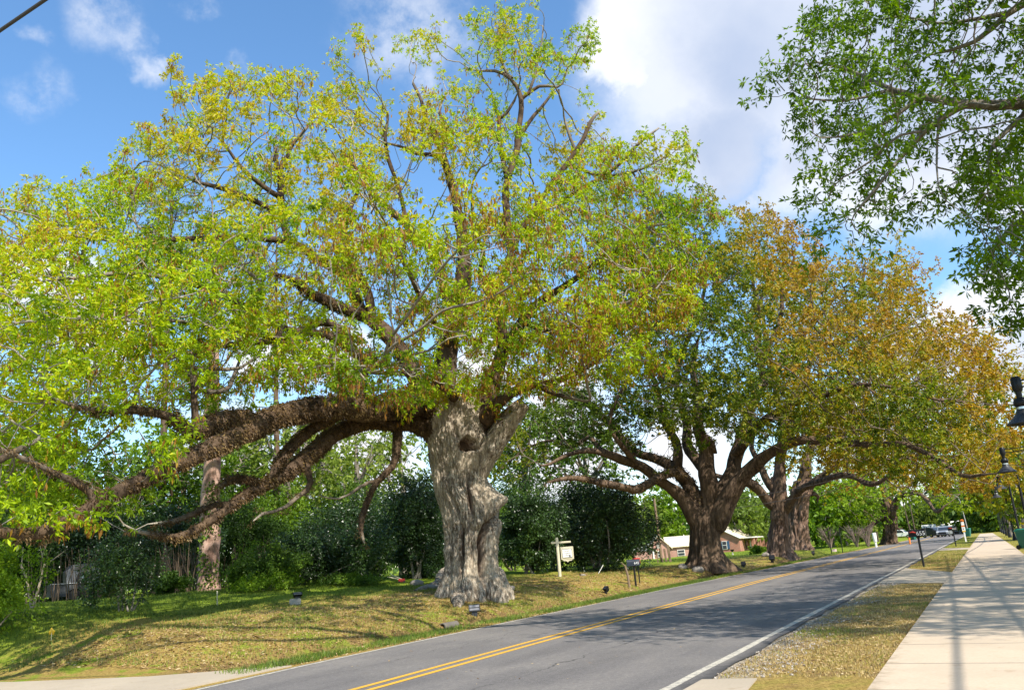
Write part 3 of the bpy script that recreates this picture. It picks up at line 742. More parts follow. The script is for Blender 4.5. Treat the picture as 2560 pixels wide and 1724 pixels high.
    def L(rows, wig=.05, fern=0, attach=True):
        rows = [(a, b, d - 2.6 * float(smooth(28.6 - d, 0, 6)) * (b > 960 and a < 1060), r_ * (1 - .20 * float(smooth(28.6 - d, 0, 3)))) for a, b, d, r_ in rows]
        sk.limb(np.array([list(P(a, b, d)) + [r_ * d / FPX] for a, b, d, r_ in rows]), .3, attach, wig, fern)
    tr = [(1150, 1150, 29.3, 40), (1135, 1080, 29.3, 42), (1120, 1030, 29.3, 40), (1113, 960, 29.4, 33), (1113, 900, 29.6, 28), (1124, 830, 29.8, 25), (1142, 760, 30, 22), (1158, 690, 30.2, 20), (1160, 620, 30.3, 17), (1146, 540, 30.4, 13), (1132, 470, 30.4, 11)]
    L(tr, .03, 0, False)
    L([(1190, 1100, 29.3, 36), (1212, 1000, 29.4, 27), (1240, 930, 29.5, 19), (1258, 880, 29.5, 16), (1260, 840, 29.4, 14), (1246, 780, 29.2, 13), (1238, 735, 29, 12), (1262, 690, 28.8, 10), (1275, 630, 28.8, 9), (1306, 568, 29, 8), (1329, 540, 29, 6), (1352, 490, 29, 4)])
    L([(1205, 1060, 29.0, 24), (1250, 1000, 28.2, 15), (1310, 965, 27.5, 12), (1380, 955, 27, 10), (1440, 930, 26.5, 8), (1500, 900, 26, 6), (1560, 850, 26, 4)])
    L([(1330, 962, 27.4, 7), (1390, 985, 26.6, 7), (1440, 1000, 26, 5), (1480, 1010, 25.5, 4)])
    L([(1110, 1090, 29.2, 34), (1052, 1060, 28.8, 26), (1006, 1050, 28.4, 22), (942, 1050, 28, 21), (878, 1066, 27.4, 21), (815, 1095, 27, 22), (767, 1136, 26.6, 23), (719, 1174, 26.2, 21), (671, 1206, 25.8, 17), (623, 1232, 25.5, 16), (579, 1260, 25.2, 14), (543, 1292, 25, 13), (505, 1321, 24.8, 12), (446, 1346, 24.5, 10), (383, 1338, 24.2, 7), (330, 1330, 24, 4)], .05, 2)
    L([(1100, 1040, 29.2, 38), (1050, 1010, 28.6, 34), (980, 1010, 27.8, 34), (878, 1027, 27, 36), (767, 1020, 26, 36), (690, 1042, 25.4, 36), (610, 1075, 24.8, 32), (543, 1115, 24.2, 26), (480, 1145, 23.8, 24), (400, 1180, 23.2, 22), (319, 1222, 22.6, 19), (271, 1247, 22.3, 19), (191, 1296, 21.8, 19), (112, 1338, 21.4, 20), (48, 1342, 21, 16), (-20, 1330, 20.8, 12), (-120, 1310, 20.5, 8)], .05, 2)
    L([(640, 1050, 25, 30), (560, 1050, 24.6, 30), (500, 1072, 24.3, 28), (468, 1085, 24.1, 24), (440, 1060, 24, 20), (430, 1040, 23.9, 14), (383, 1035, 23.6, 11), (319, 1028, 23.3, 10), (255, 1034, 23, 8), (190, 1010, 22.7, 6), (120, 1000, 22.5, 4)], .05, 2)
    L([(486, 1060, 24.2, 14), (490, 1043, 24.2, 11), (484, 1000, 24.2, 10), (488, 964, 24.2, 9), (478, 920, 24.2, 8), (500, 880, 24.3, 7), (470, 830, 24.3, 5)])
    L([(488, 970, 24.2, 8), (520, 985, 24.4, 7), (555, 975, 24.6, 7), (585, 945, 24.8, 6), (600, 900, 25, 4)])
    L([(484, 925, 24.2, 7), (520, 912, 24.3, 6), (570, 930, 24.4, 6), (610, 920, 24.6, 5), (650, 880, 24.8, 4)])
    L([(846, 1040, 26.8, 20), (799, 1060, 26.5, 16), (751, 1090, 26.3, 15), (719, 1124, 26.1, 15), (696, 1160, 25.9, 14), (676, 1196, 25.7, 12)], .03, 2)
    L([(762, 1150, 26.5, 12), (768, 1175, 26.3, 9), (781, 1206, 26.2, 8), (774, 1228, 26.1, 8), (735, 1238, 25.9, 6), (716, 1270, 25.8, 6), (690, 1280, 25.7, 5), (649, 1276, 25.5, 5), (632, 1302, 25.4, 3)], .03, 1)
    L([(996, 1070, 28.4, 12), (990, 1123, 28.3, 10), (981, 1168, 28.2, 9), (940, 1206, 28, 9), (918, 1250, 27.9, 8), (898, 1299, 27.8, 7), (892, 1330, 27.7, 6), (908, 1356, 27.7, 3)], .05, 1)
    L([(930, 1200, 28, 5), (894, 1216, 27.8, 4), (872, 1241, 27.7, 3.5), (843, 1251, 27.5, 3), (795, 1238, 27.3, 1.6)])
    L([(655, 1212, 25.7, 12), (610, 1195, 25.4, 11), (570, 1200, 25.1, 11), (550, 1215, 25, 7)], .03, 2)
    L([(580, 1258, 25.2, 9), (537, 1256, 25, 8), (480, 1292, 24.8, 8), (432, 1306, 24.6, 6), (400, 1312, 24.5, 3)], .03, 2)
    L([(240, 1262, 22.1, 10), (232, 1224, 22, 10), (190, 1205, 21.8, 10), (128, 1178, 21.5, 9), (80, 1150, 21.3, 8), (20, 1120, 21, 6), (-60, 1100, 20.8, 4)], .04, 2)
    L([(-160, 1250, 21, 14), (-60, 1180, 21.6, 12), (32, 1133, 22.2, 9), (75, 1112, 22.6, 7), (120, 1090, 23, 4)], .05, 0, False)
    # limbs rising into the left of the crown
    L([(900, 1030, 27.6, 24), (890, 975, 27.8, 20), (905, 920, 28, 19), (930, 890, 28.2, 14)], .03, 2)
    L([(1095, 1030, 29.4, 30), (1050, 960, 29.6, 24), (1001, 875, 30, 21), (962, 830, 30.2, 19), (923, 790, 30.5, 17), (898, 765, 30.7, 15), (880, 715, 31, 13), (850, 680, 31, 11), (800, 650, 31, 10), (760, 620, 31, 10), (721, 603, 31, 9), (708, 560, 31, 8.5), (702, 490, 31, 8), (706, 447, 31, 7.5), (700, 425, 31, 7), (686, 397, 31, 6), (690, 370, 31, 5)], .04, 1)
    L([(925, 795, 30.4, 14), (870, 775, 29.8, 13), (808, 744, 29, 12), (769, 729, 28.5, 10), (740, 700, 28, 8), (690, 690, 27.5, 6)], .04, 2)
    L([(702, 430, 31, 6), (720, 385, 31, 5), (741, 352, 31, 4.5), (765, 328, 31, 4), (785, 290, 31, 3)])
    L([(712, 500, 31, 7), (660, 470, 30.6, 7), (620, 440, 30.2, 6), (590, 400, 30, 5), (560, 350, 29.8, 4)])
    L([(700, 540, 31, 7), (650, 510, 30.4, 7), (600, 490, 30, 7), (540, 470, 29.5, 6), (480, 460, 29, 4)])
    L([(930, 800, 30.3, 12), (925, 745, 30.2, 12), (900, 690, 30, 11), (870, 640, 30, 9), (860, 560, 30, 7), (890, 480, 30, 5)])
    L([(1120, 760, 30, 14), (1085, 640, 30.3, 12), (1050, 590, 30.4, 11), (1012, 556, 30.5, 11), (968, 517, 30.6, 10), (925, 480, 30.7, 9), (903, 439, 30.8, 8), (877, 406, 30.9, 7), (850, 370, 31, 5)])
    L([(1014, 556, 30.5, 7), (1010, 520, 30.4, 6.5), (995, 470, 30.3, 6), (972, 400, 30.2, 5.5), (966, 343, 30.1, 5), (975, 290, 30, 4)])
    L([(905, 900, 28, 14), (850, 850, 27.4, 12), (770, 830, 26.8, 11), (700, 820, 26.2, 10), (640, 790, 25.6, 8), (650, 740, 25.3, 7), (640, 690, 25, 6), (600, 660, 24.8, 5), (560, 660, 24.5, 4)], .05, 1)
    L([(905, 900, 28, 13), (820, 810, 28, 11), (690, 850, 27, 10), (560, 860, 26, 9), (430, 860, 25, 8), (300, 850, 24.5, 7), (170, 840, 24, 5)])
    L([(640, 780, 25.6, 9), (540, 730, 25.2, 8), (440, 700, 25, 7), (330, 680, 24.8, 6), (220, 690, 24.6, 5), (100, 700, 24.4, 4)])
    L([(721, 603, 31, 8), (600, 590, 30, 8), (480, 600, 29, 7), (380, 600, 28, 6), (260, 600, 27, 5), (130, 580, 26.5, 4)])
    # the top
    L([(1132, 470, 30.4, 11), (1112, 400, 30.4, 11), (1100, 357, 30.4, 10), (1088, 335, 30.4, 9), (1062, 300, 30.4, 7), (1055, 255, 30.4, 5), (1035, 205, 30.4, 4)])
    L([(1104, 370, 30.4, 7), (1115, 330, 30.4, 7), (1108, 300, 30.4, 6), (1092, 275, 30.4, 5), (1110, 240, 30.4, 4)])
    L([(1108, 390, 30.4, 8), (1075, 386, 30.3, 6), (1035, 383, 30.2, 5), (1000, 365, 30.1, 4), (960, 360, 30, 3)])
    L([(1275, 640, 28.8, 8), (1268, 560, 29.2, 9), (1268, 470, 29.6, 10), (1280, 420, 29.8, 10), (1298, 365, 30, 10), (1296, 330, 30, 9), (1301, 290, 30, 8), (1303, 247, 30, 7.5), (1290, 215, 30, 6), (1283, 196, 30, 5), (1258, 184, 30, 5), (1240, 178, 30, 4), (1200, 182, 30, 3), (1170, 175, 30, 2)])
    L([(1268, 190, 30, 4), (1254, 150, 30, 4), (1244, 105, 30, 3.5), (1250, 55, 30, 2.5)])
    L([(1303, 247, 30, 6), (1328, 228, 30, 6), (1345, 212, 30, 5), (1370, 212, 30, 4), (1395, 222, 30, 4), (1415, 190, 30, 3)])
    L([(1318, 235, 30, 5), (1335, 200, 30, 4), (1352, 120, 30, 3), (1360, 70, 30, 2)])
    L([(1298, 340, 30, 7), (1320, 310, 30, 6), (1330, 285, 30, 5), (1355, 265, 30, 5), (1372, 235, 30, 4), (1392, 222, 30, 3)])
    L([(1268, 450, 29.6, 8), (1258, 400, 29.7, 7), (1245, 340, 29.8, 6), (1250, 295, 29.8, 6), (1235, 265, 29.8, 5), (1232, 230, 29.8, 3)])
    L([(1255, 300, 29.8, 5), (1270, 275, 29.8, 4.5), (1290, 250, 29.8, 4)])
    L([(1329, 540, 29, 7), (1380, 460, 29, 7), (1430, 395, 29, 6.5), (1462, 345, 29, 6), (1470, 310, 29, 5), (1500, 275, 29, 3.5)])
    L([(1440, 380, 29, 5), (1420, 330, 29, 4), (1408, 285, 29, 3)])
    L([(1500, 450, 28.5, 5), (1560, 400, 28.3, 5), (1610, 345, 28, 4), (1650, 320, 28, 3)])
    L([(1329, 545, 29, 7), (1420, 490, 28.7, 6), (1500, 450, 28.5, 5.5), (1600, 425, 28.2, 4), (1680, 380, 28, 2.5)])
    L([(1264, 870, 29.4, 13), (1330, 770, 28.4, 12), (1400, 720, 27.6, 10), (1480, 660, 27, 8), (1560, 610, 26.6, 6), (1640, 560, 26.3, 4)])
    L([(1300, 800, 28.6, 10), (1380, 830, 27, 9), (1470, 800, 26, 8), (1560, 760, 25.5, 6), (1640, 720, 25, 4)])
    L([(1240, 760, 29.1, 10), (1200, 690, 28, 8), (1210, 630, 27.2, 7), (1180, 560, 26.5, 5)])
    L([(1120, 860, 29.4, 12), (1080, 800, 27.6, 10), (1040, 720, 26, 8), (1000, 640, 25, 6), (980, 580, 24.5, 4)])
    L([(1140, 1000, 28.9, 14), (1090, 950, 26, 11), (1010, 930, 24.2, 9), (930, 930, 22.8, 7), (860, 920, 21.8, 5)])
    L([(700, 850, 26, 9), (600, 830, 24, 8), (480, 810, 22.5, 7), (350, 800, 21.5, 6), (220, 790, 20.8, 5)])
    poly = [(-160, 520), (-60, 500), (60, 492), (150, 480), (255, 500), (290, 455), (380, 370), (372, 290), (440, 240), (500, 205), (560, 178), (640, 168), (740, 178), (845, 190), (862, 110), (905, 85), (960, 55), (1008, 32), (1060, 70), (1110, 130), (1165, 165), (1180, 30), (1235, 10), (1290, 32), (1318, 80), (1395, 48), (1440, 112), (1468, 200), (1490, 255), (1560, 250), (1640, 290), (1672, 370), (1690, 405), (1620, 440), (1700, 465), (1745, 520), (1735, 640), (1700, 760), (1640, 860), (1580, 930), (1480, 985), (1400, 1000), (1320, 985), (1240, 975), (1150, 1020), (1040, 1025), (900, 990), (800, 935), (700, 940), (640, 985), (520, 1000), (430, 1010), (330, 1080), (240, 1150), (150, 1260), (-20, 1330), (-160, 1330)]
    holes = [(1000, 465, 75, 85), (1085, 650, 55, 80), (1165, 880, 38, 70), (1225, 665, 55, 42), (1060, 230, 22, 40), (1420, 480, 40, 24), (770, 600, 40, 24), (560, 460, 40, 18), (1500, 700, 26, 24), (640, 640, 40, 20), (1125, 190, 46, 80), (1360, 335, 65, 55), (1215, 320, 30, 50), (740, 745, 60, 26), (860, 860, 55, 26), (670, 905, 50, 30), (1180, 410, 40, 40), (1460, 440, 30, 28), (940, 215, 30, 26), (380, 940, 50, 26), (580, 770, 50, 22), (1460, 955, 40, 16), (1330, 740, 24, 22), (1310, 300, 30, 40), (960, 600, 36, 26), (60, 620, 60, 24), (230, 640, 70, 22), (40, 1080, 40, 20), (860, 560, 30, 24), (250, 1120, 60, 40), (1060, 950, 28, 60)]
    def dens(x, y):
        d = .50 + .32 * smooth(y, 300, 680)
        d = d + .25 * smooth(x, 700, 250) * smooth(y, 500, 700)
        d = d * (1 - .72 * smooth(y, 1000, 1080))
        d = d * smooth(vnoise(np.stack([x / 95, y / 70, x * 0 + 3], -1)), -.62, -.05)
        for hx, hy, ax, ay in holes: d = d * (1 - .95 * np.exp(-(((x - hx) / ax) ** 2 + ((y - hy) / ay) ** 2) ** 1.5))
        return d
    att = crown_points(poly, 29.5, 11.5, 650, 17, .52, dens, .55, -.18)
    front = [np.concatenate([crown_points([(-80, 720), (200, 690), (420, 740), (620, 780), (700, 860), (600, 930), (380, 960), (150, 1020), (-80, 1080)], 21.5, 2.2, 95, 12, .5, None, .5),
             crown_points([(720, 900), (840, 860), (960, 850), (1070, 880), (1110, 960), (1010, 1005), (880, 985), (770, 960)], 21.6, 1.0, 26, 12, .38, None, .5),
             crown_points([(1060, 760), (1200, 745), (1240, 830), (1160, 800), (1060, 850)], 25.5, 1.0, 12, 10, .4, None, .5),
             crown_points([(-80, 1040), (80, 1080), (220, 1170), (330, 1260), (120, 1290), (-80, 1270)], 20.6, 1.5, 26, 11, .42, None, .5),
             crown_points([(-80, 1090), (60, 1130), (200, 1215), (330, 1170), (420, 1110), (470, 1160), (360, 1260), (230, 1310), (60, 1340), (-80, 1350)], 19.3, 1.0, 19, 10, .34, None, .6),
             crown_points([(1360, 450), (1500, 440), (1690, 470), (1745, 540), (1730, 700), (1650, 850), (1500, 930), (1400, 820), (1410, 600)], 27, 3.5, 95, 14, .5, None, .55),
             crown_points([(1240, 800), (1420, 760), (1560, 800), (1560, 900), (1430, 960), (1290, 940)], 25, 2.0, 30, 12, .5, None, .5)])]
    att = np.concatenate([att] + front)
    sk.grow(att, .33, .5, 5.0, 90, .42, .03)
    sk.finish(.0115, 2.35)
    V, F, Ra = tube_mesh(sk, .13)
    raw_mesh("branches", V, F, None, BARK_LIMB, root, vattrs={'rad': Ra}, smooth_sh=True)
    # ---- leaves on the twig ends
    tip = np.where((sk.h <= 2) & (np.array(sk.pre) == 0))[0]
    pos = sk.P[tip]; ax = unit(pos - sk.P[sk.parr[tip]])
    rep = rng.integers(5, 10, len(tip)); pos = np.repeat(pos, rep, 0) + rng.normal(0, .155, (rep.sum(), 3)); ax = np.repeat(ax, rep, 0)
    cn = fbm(pos * .33, 3); br = fbm(pos * .55 + 40, 3)
    # photo column of each twig: catkins are thick in the middle and right of the crown, few in the low left skirt
    q = pos - np.array([0, 0, CAM_H]); zf = q @ Fv; col = W0 / 2 + FPX * (q @ Rv) / zf; row = H0 / 2 - FPX * (q @ Uv) / zf
    pb = np.clip(.17 + .50 * br + .30 * smooth(row, 480, 720) * smooth(col, 560, 900) - .26 * smooth(col, 650, 150) * smooth(row, 560, 700) - .2 * smooth(row, 330, 200), .03, .85)
    brown = rng.uniform(0, 1, len(pos)) < pb
    k = 11; P1, D1 = whorls(pos, ax, k, .7, .18)
    keep = rng.uniform(0, 1, len(P1)) < np.repeat(np.where(brown, .5, .95), k)
    t1 = np.clip(np.repeat(.42 + .30 * cn - .05 * smooth(col, 650, 150) + .14 * smooth(row, 700, 400), k) + rng.normal(0, .12, len(P1)), .0, .72)
    P1, D1, t1 = P1[keep], D1[keep], t1[keep]; L1 = rng.uniform(.09, .165, len(P1))
    Vl, Fl = leaf_quads(P1, D1, L1, .31)
    pb_ = np.repeat(pos[brown], 5, 0) + rng.normal(0, .07, (brown.sum() * 5, 3)); db = rng.normal(0, .22, pb_.shape); db[:, 2] -= 1
    Vc, Fc = leaf_quads(pb_, db, rng.uniform(.09, .20, len(pb_)), .30, .02)
    tb = np.clip(.84 + rng.normal(0, .08, len(pb_)), .75, 1)
    raw_mesh("foliage", np.concatenate([Vl, Vc]), np.concatenate([Fl, Fc + len(Vl)]), None, LEAF_OAK, root, attrs={'tint': np.concatenate([t1, tb])})
    # ---- fern fur on the old limbs
    Bs, Ds, Ls = [], [], []
    for a, b, f in sk.limbs:
        if not f: continue
        for i in range(a + 1, b):
            r_ = sk.rad[i]; t = unit(sk.P[i] - sk.P[i - 1]); m = int((520 if f == 2 else 260) * r_ / .3 + 20)
            e = unit(np.cross(t, [0, 0, 1.0])); g = np.cross(e, t); an = rng.uniform(-2.6, 2.6, m) + np.pi / 2
            out = e * np.cos(an)[:, None] + g * np.sin(an)[:, None]
            Bs.append(sk.P[i] + t * rng.uniform(-.2, .2, (m, 1)) + out * r_ * rng.uniform(.92, 1.04, (m, 1))); d = out * .9 + rng.normal(0, .45, (m, 3)); d[:, 2] -= .75; Ds.append(d); Ls.append(rng.uniform(.04, .12, m) * (1 if f == 2 else .7))
    Bs, Ds, Ls = np.concatenate(Bs), np.concatenate(Ds), np.concatenate(Ls)
    Vf, Ff = leaf_quads(Bs, Ds, Ls, .32, .05)
    raw_mesh("fern_cover", Vf, Ff, None, FERN_M, root, attrs={'tint': np.clip(.5 + .3 * fbm(Bs * 1.2, 2) + rng.normal(0, .2, len(Bs)), 0, 1)})
    print("hero", len(sk.P), len(Fl), len(Ff), round(time.time() - T00, 1))
    return sk
build_hero()
# ------------------------------------------------------------------ the other trees and the shrubs
BARK_DARK = bark_mat("dark_live_oak_bark", (.050, .034, .024), (.170, .118, .082), (.24, .20, .16), thin_r=.06)
BARK_RED = bark_mat("reddish_trunk_bark", (.09, .055, .040), (.27, .185, .140), (.24, .20, .16), thin_r=.05)
BARK_GREY = bark_mat("grey_tree_bark", (.10, .085, .07), (.27, .24, .20), (.30, .27, .23), thin_r=.05)
LEAF_LIVE = leaf_mat("live_oak_leaves", [(0, (.045, .080, .008)), (.22, (.11, .18, .012)), (.42, (.24, .27, .016)), (.58, (.36, .285, .024)), (.78, (.42, .27, .030)), (1, (.30, .155, .03))], .42, tcol=1.3)
LEAF_DARK = leaf_mat("glossy_camellia_leaves", [(0, (.010, .022, .006)), (.5, (.028, .060, .014)), (.85, (.062, .125, .024)), (1, (.13, .21, .03))], .22, rough=.35, spec=.5)
LEAF_MID = leaf_mat("mid_green_leaves", [(0, (.022, .048, .008)), (.5, (.075, .145, .018)), (1, (.19, .30, .025))], .40)
LEAF_LIME = leaf_mat("fresh_lime_leaves", [(0, (.07, .13, .012)), (.5, (.17, .29, .018)), (1, (.33, .44, .03))], .46, tcol=1.25)
LEAF_AIRY = leaf_mat("pale_spring_leaves", [(0, (.08, .12, .02)), (.5, (.19, .27, .035)), (1, (.36, .40, .075))], .46, tcol=1.2)
LEAF_PINE = leaf_mat("dark_pine_needles", [(0, (.010, .022, .010)), (.5, (.030, .058, .022)), (1, (.075, .11, .04))], .12)
LEAF_RIGHT = leaf_mat("narrow_dark_oak_leaves", [(0, (.04, .085, .008)), (.5, (.15, .265, .014)), (.85, (.27, .42, .018)), (1, (.40, .48, .03))], .55, tcol=1.45)
STEM_M = simple_mat("pale_woody_stems", (.30, .24, .17), .9, var=.4, scale=6)

def leaf_cloud(sk, mat, root, k, rep, L, tint, wr=.4, hmax=2, jit=.16, name="foliage", spread=.85, droop=.2, crop=None):
    tip = np.where((sk.h <= hmax) & (np.array(sk.pre) == 0))[0]
    pos = sk.P[tip]; ax = unit(pos - sk.P[sk.parr[tip]]); r_ = rng.integers(rep[0], rep[1] + 1, len(tip))
    pos = np.repeat(pos, r_, 0) + rng.normal(0, jit, (r_.sum(), 3)); ax = np.repeat(ax, r_, 0)
    t0 = tint(pos); P1, D1 = whorls(pos, ax, k, spread, droop); t1 = np.repeat(t0, k) + rng.normal(0, .10, len(P1))
    V, F = leaf_quads(P1, D1, rng.uniform(L[0], L[1], len(P1)), wr)
    return raw_mesh(name, V, F, None, mat, root, attrs={'tint': np.clip(t1, 0, 1)})

def px_of(pos):
    q = pos - np.array([0, 0, CAM_H]); zf = q @ Fv
    return W0 / 2 + FPX * (q @ Rv) / zf, H0 / 2 - FPX * (q @ Uv) / zf

def big_trunk(root, rows, D0, bark, toes=7, seed=0, name="trunk", flare=.5, y_flare=50):
    """furrowed trunk swept through photo rows (row, left, right), with root toes at the foot"""
    rows = np.array(rows, float); yy = np.linspace(rows[:, 0].max(), rows[:, 0].min(), 110); oo = np.argsort(rows[:, 0])
    xl = np.interp(yy, rows[oo, 0], rows[oo, 1]); xr = np.interp(yy, rows[oo, 0], rows[oo, 2])
    ker = np.hanning(9); ker /= ker.sum(); sm_ = lambda a: np.convolve(np.pad(a, 4, 'edge'), ker, 'valid'); xl, xr = sm_(xl), sm_(xr)
    th = np.linspace(-np.pi, np.pi, 96, endpoint=False); cx = (xl + xr) / 2; Rr = (xr - xl) / 2 * D0 / FPX
    cen = np.array([P(a, b, D0) for a, b in zip(cx, yy)]); vd = unit(np.array([cen[0][0], cen[0][1], 0.0])); rt = np.array([vd[1], -vd[0], 0.0])
    TH, YY = np.meshgrid(th, yy); zc = cen[:, 2][:, None] * np.ones_like(TH); RR = .84 * Rr[:, None] * np.ones_like(TH)
    base = smooth(YY, rows[:, 0].max() - y_flare, rows[:, 0].max())
    fl = np.cos(TH * toes + np.sin(TH * 2 + seed) * 1.3 + seed + .4 * np.sin(zc + seed))
    fur = 1 - np.abs(fbm(np.stack([np.sin(TH) * 7 + seed, np.cos(TH) * 7, zc * .55 + TH * .2], -1), 3))
    lump = fbm(np.stack([np.sin(TH) * 1.5 + seed, np.cos(TH) * 1.5, zc * .6], -1), 2)
    k = D0 / 40; disp = fl * (base ** 1.5 * flare + .06) * Rr.mean() * .55 + (fur - .75) * .16 * k + lump * .10 * k + base ** 2 * .1
    V = cen[:, None] + rt * (np.sin(TH) * (RR + disp))[..., None] - vd * (np.cos(TH) * (RR * .95 + disp))[..., None]
    n, m = V.shape[:2]; idx = np.arange(n * m).reshape(n, m)
    F = np.stack([idx[:-1], np.roll(idx[:-1], -1, 1), np.roll(idx[1:], -1, 1), idx[1:]], -1).reshape(-1, 4)
    V = np.concatenate([V.reshape(-1, 3), [cen[-1] + [0, 0, .15]]]); F3 = np.stack([idx[-1], np.roll(idx[-1], -1), np.full(m, n * m)], -1)
    return raw_mesh(name, V, F, F3, bark, root, vattrs={'rad': np.ones(len(V))}, smooth_sh=True)

def limbs_px(sk, lst):
    for i, (rows, *o) in enumerate(lst):
        sk.limb(np.array([list(P(a, b, d)) + [.86 * r_ * d / FPX] for a, b, d, r_ in rows]), .45, o[0] if o else True, .07, o[1] if len(o) > 1 else 0)

def fern_on(sk, root, dens=60, L=(.08, .22)):
    Bs, Ds = [], []
    for a, b, f in sk.limbs:
        if not f: continue
        for i in range(a + 1, b):
            r_ = sk.rad[i]; t = unit(sk.P[i] - sk.P[i - 1]); m = int(dens * r_ / .3 + 8)
            e = unit(np.cross(t, [0, 0, 1.0])); g = np.cross(e, t); an = rng.uniform(-2.4, 2.4, m) + np.pi / 2
            out = e * np.cos(an)[:, None] + g * np.sin(an)[:, None]
            Bs.append(sk.P[i] + t * rng.uniform(-.25, .25, (m, 1)) + out * r_); d = out + rng.normal(0, .45, (m, 3)); d[:, 2] -= .5; Ds.append(d)
    Bs, Ds = np.concatenate(Bs), np.concatenate(Ds)
    V, F = leaf_quads(Bs, Ds, rng.uniform(L[0], L[1], len(Bs)), .35, .05)
    raw_mesh("fern_cover", V, F, None, FERN_M, root, attrs={'tint': np.clip(rng.normal(.6, .22, len(Bs)), 0, 1)})

def build_tree2():
    root = empty("oak_tree", T2, "broad live oak on a root mound, dark limbs fanning from one thick trunk", "tree")
    big_trunk(root, [(1432, 1690, 1845), (1415, 1702, 1832), (1400, 1711, 1822), (1380, 1717, 1812), (1350, 1722, 1805), (1320, 1722, 1806), (1298, 1722, 1812), (1280, 1730, 1808), (1266, 1742, 1796)], 49, BARK_DARK, 7, 1.0)
    sk = Skel()
    limbs_px(sk, [
        ([(1768, 1320, 49, 36), (1770, 1275, 49, 30), (1768, 1225, 49, 27), (1762, 1165, 49, 23), (1768, 1120, 49, 20), (1745, 1075, 48.5, 18), (1738, 1040, 48.5, 15), (1745, 990, 48.5, 12), (1730, 930, 48.5, 9), (1740, 860, 48.5, 6)], False),
        ([(1748, 1318, 48.8, 26), (1724, 1264, 48.6, 22), (1700, 1238, 48.5, 18), (1668, 1212, 48, 15), (1601, 1172, 47, 14), (1534, 1138, 46, 12), (1487, 1124, 45.5, 9), (1440, 1128, 45, 7), (1390, 1150, 44.5, 5), (1350, 1170, 44, 3)],),
        ([(1758, 1310, 49, 28), (1742, 1255, 49, 26), (1722, 1208, 49.5, 20), (1688, 1172, 50, 15), (1628, 1145, 50.5, 13), (1587, 1130, 51, 12), (1560, 1100, 51, 12), (1534, 1071, 51, 12), (1500, 1035, 51, 11), (1480, 1015, 51, 10), (1440, 992, 51, 9), (1400, 974, 51, 6), (1350, 965, 51, 4)], True, 1),
        ([(1705, 1190, 49, 14), (1681, 1178, 47, 13), (1621, 1216, 45.5, 13), (1587, 1230, 45, 12), (1534, 1212, 44.5, 10), (1467, 1199, 44, 8), (1420, 1195, 43.5, 6), (1370, 1205, 43, 4)], True, 1),
        ([(1785, 1312, 49, 30), (1802, 1245, 49, 27), (1829, 1172, 49.5, 22), (1849, 1118, 50, 18), (1862, 1071, 50, 15), (1880, 1020, 50, 12), (1895, 984, 50, 12), (1909, 940, 50, 10), (1890, 880, 50, 8), (1900, 800, 50, 6), (1880, 700, 50, 4)],),
        ([(1795, 1310, 48.6, 28), (1820, 1248, 48.5, 26), (1869, 1180, 48, 21), (1922, 1138, 47, 16), (1976, 1112, 46, 14), (2040, 1098, 45, 12), (2123, 1106, 44, 10), (2179, 1110, 43.4, 8), (2263, 1108, 42.6, 7), (2346, 1150, 41.8, 6), (2419, 1194, 41, 5), (2460, 1178, 40.5, 3), (2500, 1180, 40, 2)],),
        ([(1690, 1175, 49.5, 14), (1695, 1100, 50, 12), (1660, 1060, 50, 11), (1650, 990, 50, 9), (1620, 900, 50, 7), (1630, 800, 50, 5), (1660, 700, 50, 3)],),
        ([(1765, 1180, 50, 16), (1720, 1110, 51, 14), (1715, 1060, 52, 12), (1690, 960, 52, 9), (1720, 850, 52, 7), (1760, 740, 52, 5), (1770, 620, 52, 3)],),
        ([(1800, 1130, 49, 14), (1775, 1111, 49, 16), (1748, 1084, 48.5, 16), (1738, 1051, 48, 13)], True, 1),
        ([(1840, 1140, 49.5, 14), (1900, 1060, 48, 12), (1980, 1010, 46.5, 10), (2060, 985, 45.5, 8), (2150, 960, 44.5, 6), (2250, 970, 43.5, 4), (2350, 1000, 43, 3)],),
        ([(1862, 1060, 50, 12), (1920, 940, 50, 10), (1990, 860, 50, 8), (2060, 780, 50, 6), (2110, 720, 50, 4)],),
        ([(1905, 900, 50, 8), (1950, 800, 51, 7), (1960, 700, 51, 5), (1990, 640, 51, 3)],),
        ([(1601, 1172, 47, 8), (1560, 1120, 45.5, 7), (1520, 1060, 44.5, 6), (1560, 960, 44, 5), (1600, 880, 44, 3)],),
        ([(1505, 1130, 46, 7), (1470, 1090, 47, 6), (1430, 1120, 48, 5), (1380, 1100, 49, 4), (1300, 1130, 50, 3), (1250, 1180, 50, 2)],),
    ])
    poly = [(1380, 1120), (1400, 1010), (1500, 900), (1560, 780), (1590, 640), (1650, 540), (1700, 500), (1765, 488), (1850, 520), (1900, 545), (1965, 575), (2040, 650), (2075, 720), (2130, 720), (2180, 690), (2240, 720), (2280, 800), (2360, 830), (2440, 870), (2490, 960), (2500, 1080), (2480, 1190), (2420, 1215), (2330, 1190), (2230, 1160), (2100, 1135), (2000, 1115), (1900, 1095), (1800, 1070), (1700, 1055), (1620, 1085), (1560, 1110), (1480, 1080), (1430, 1110)]
    holes = [(1760, 810, 30, 24), (2020, 770, 24, 30), (1960, 720, 20, 20), (2100, 740, 30, 20), (2160, 820, 30, 22), (1640, 760, 24, 20), (2300, 870, 30, 24), (2110, 800, 24, 24), (1860, 800, 26, 22), (1930, 1075, 30, 18)]
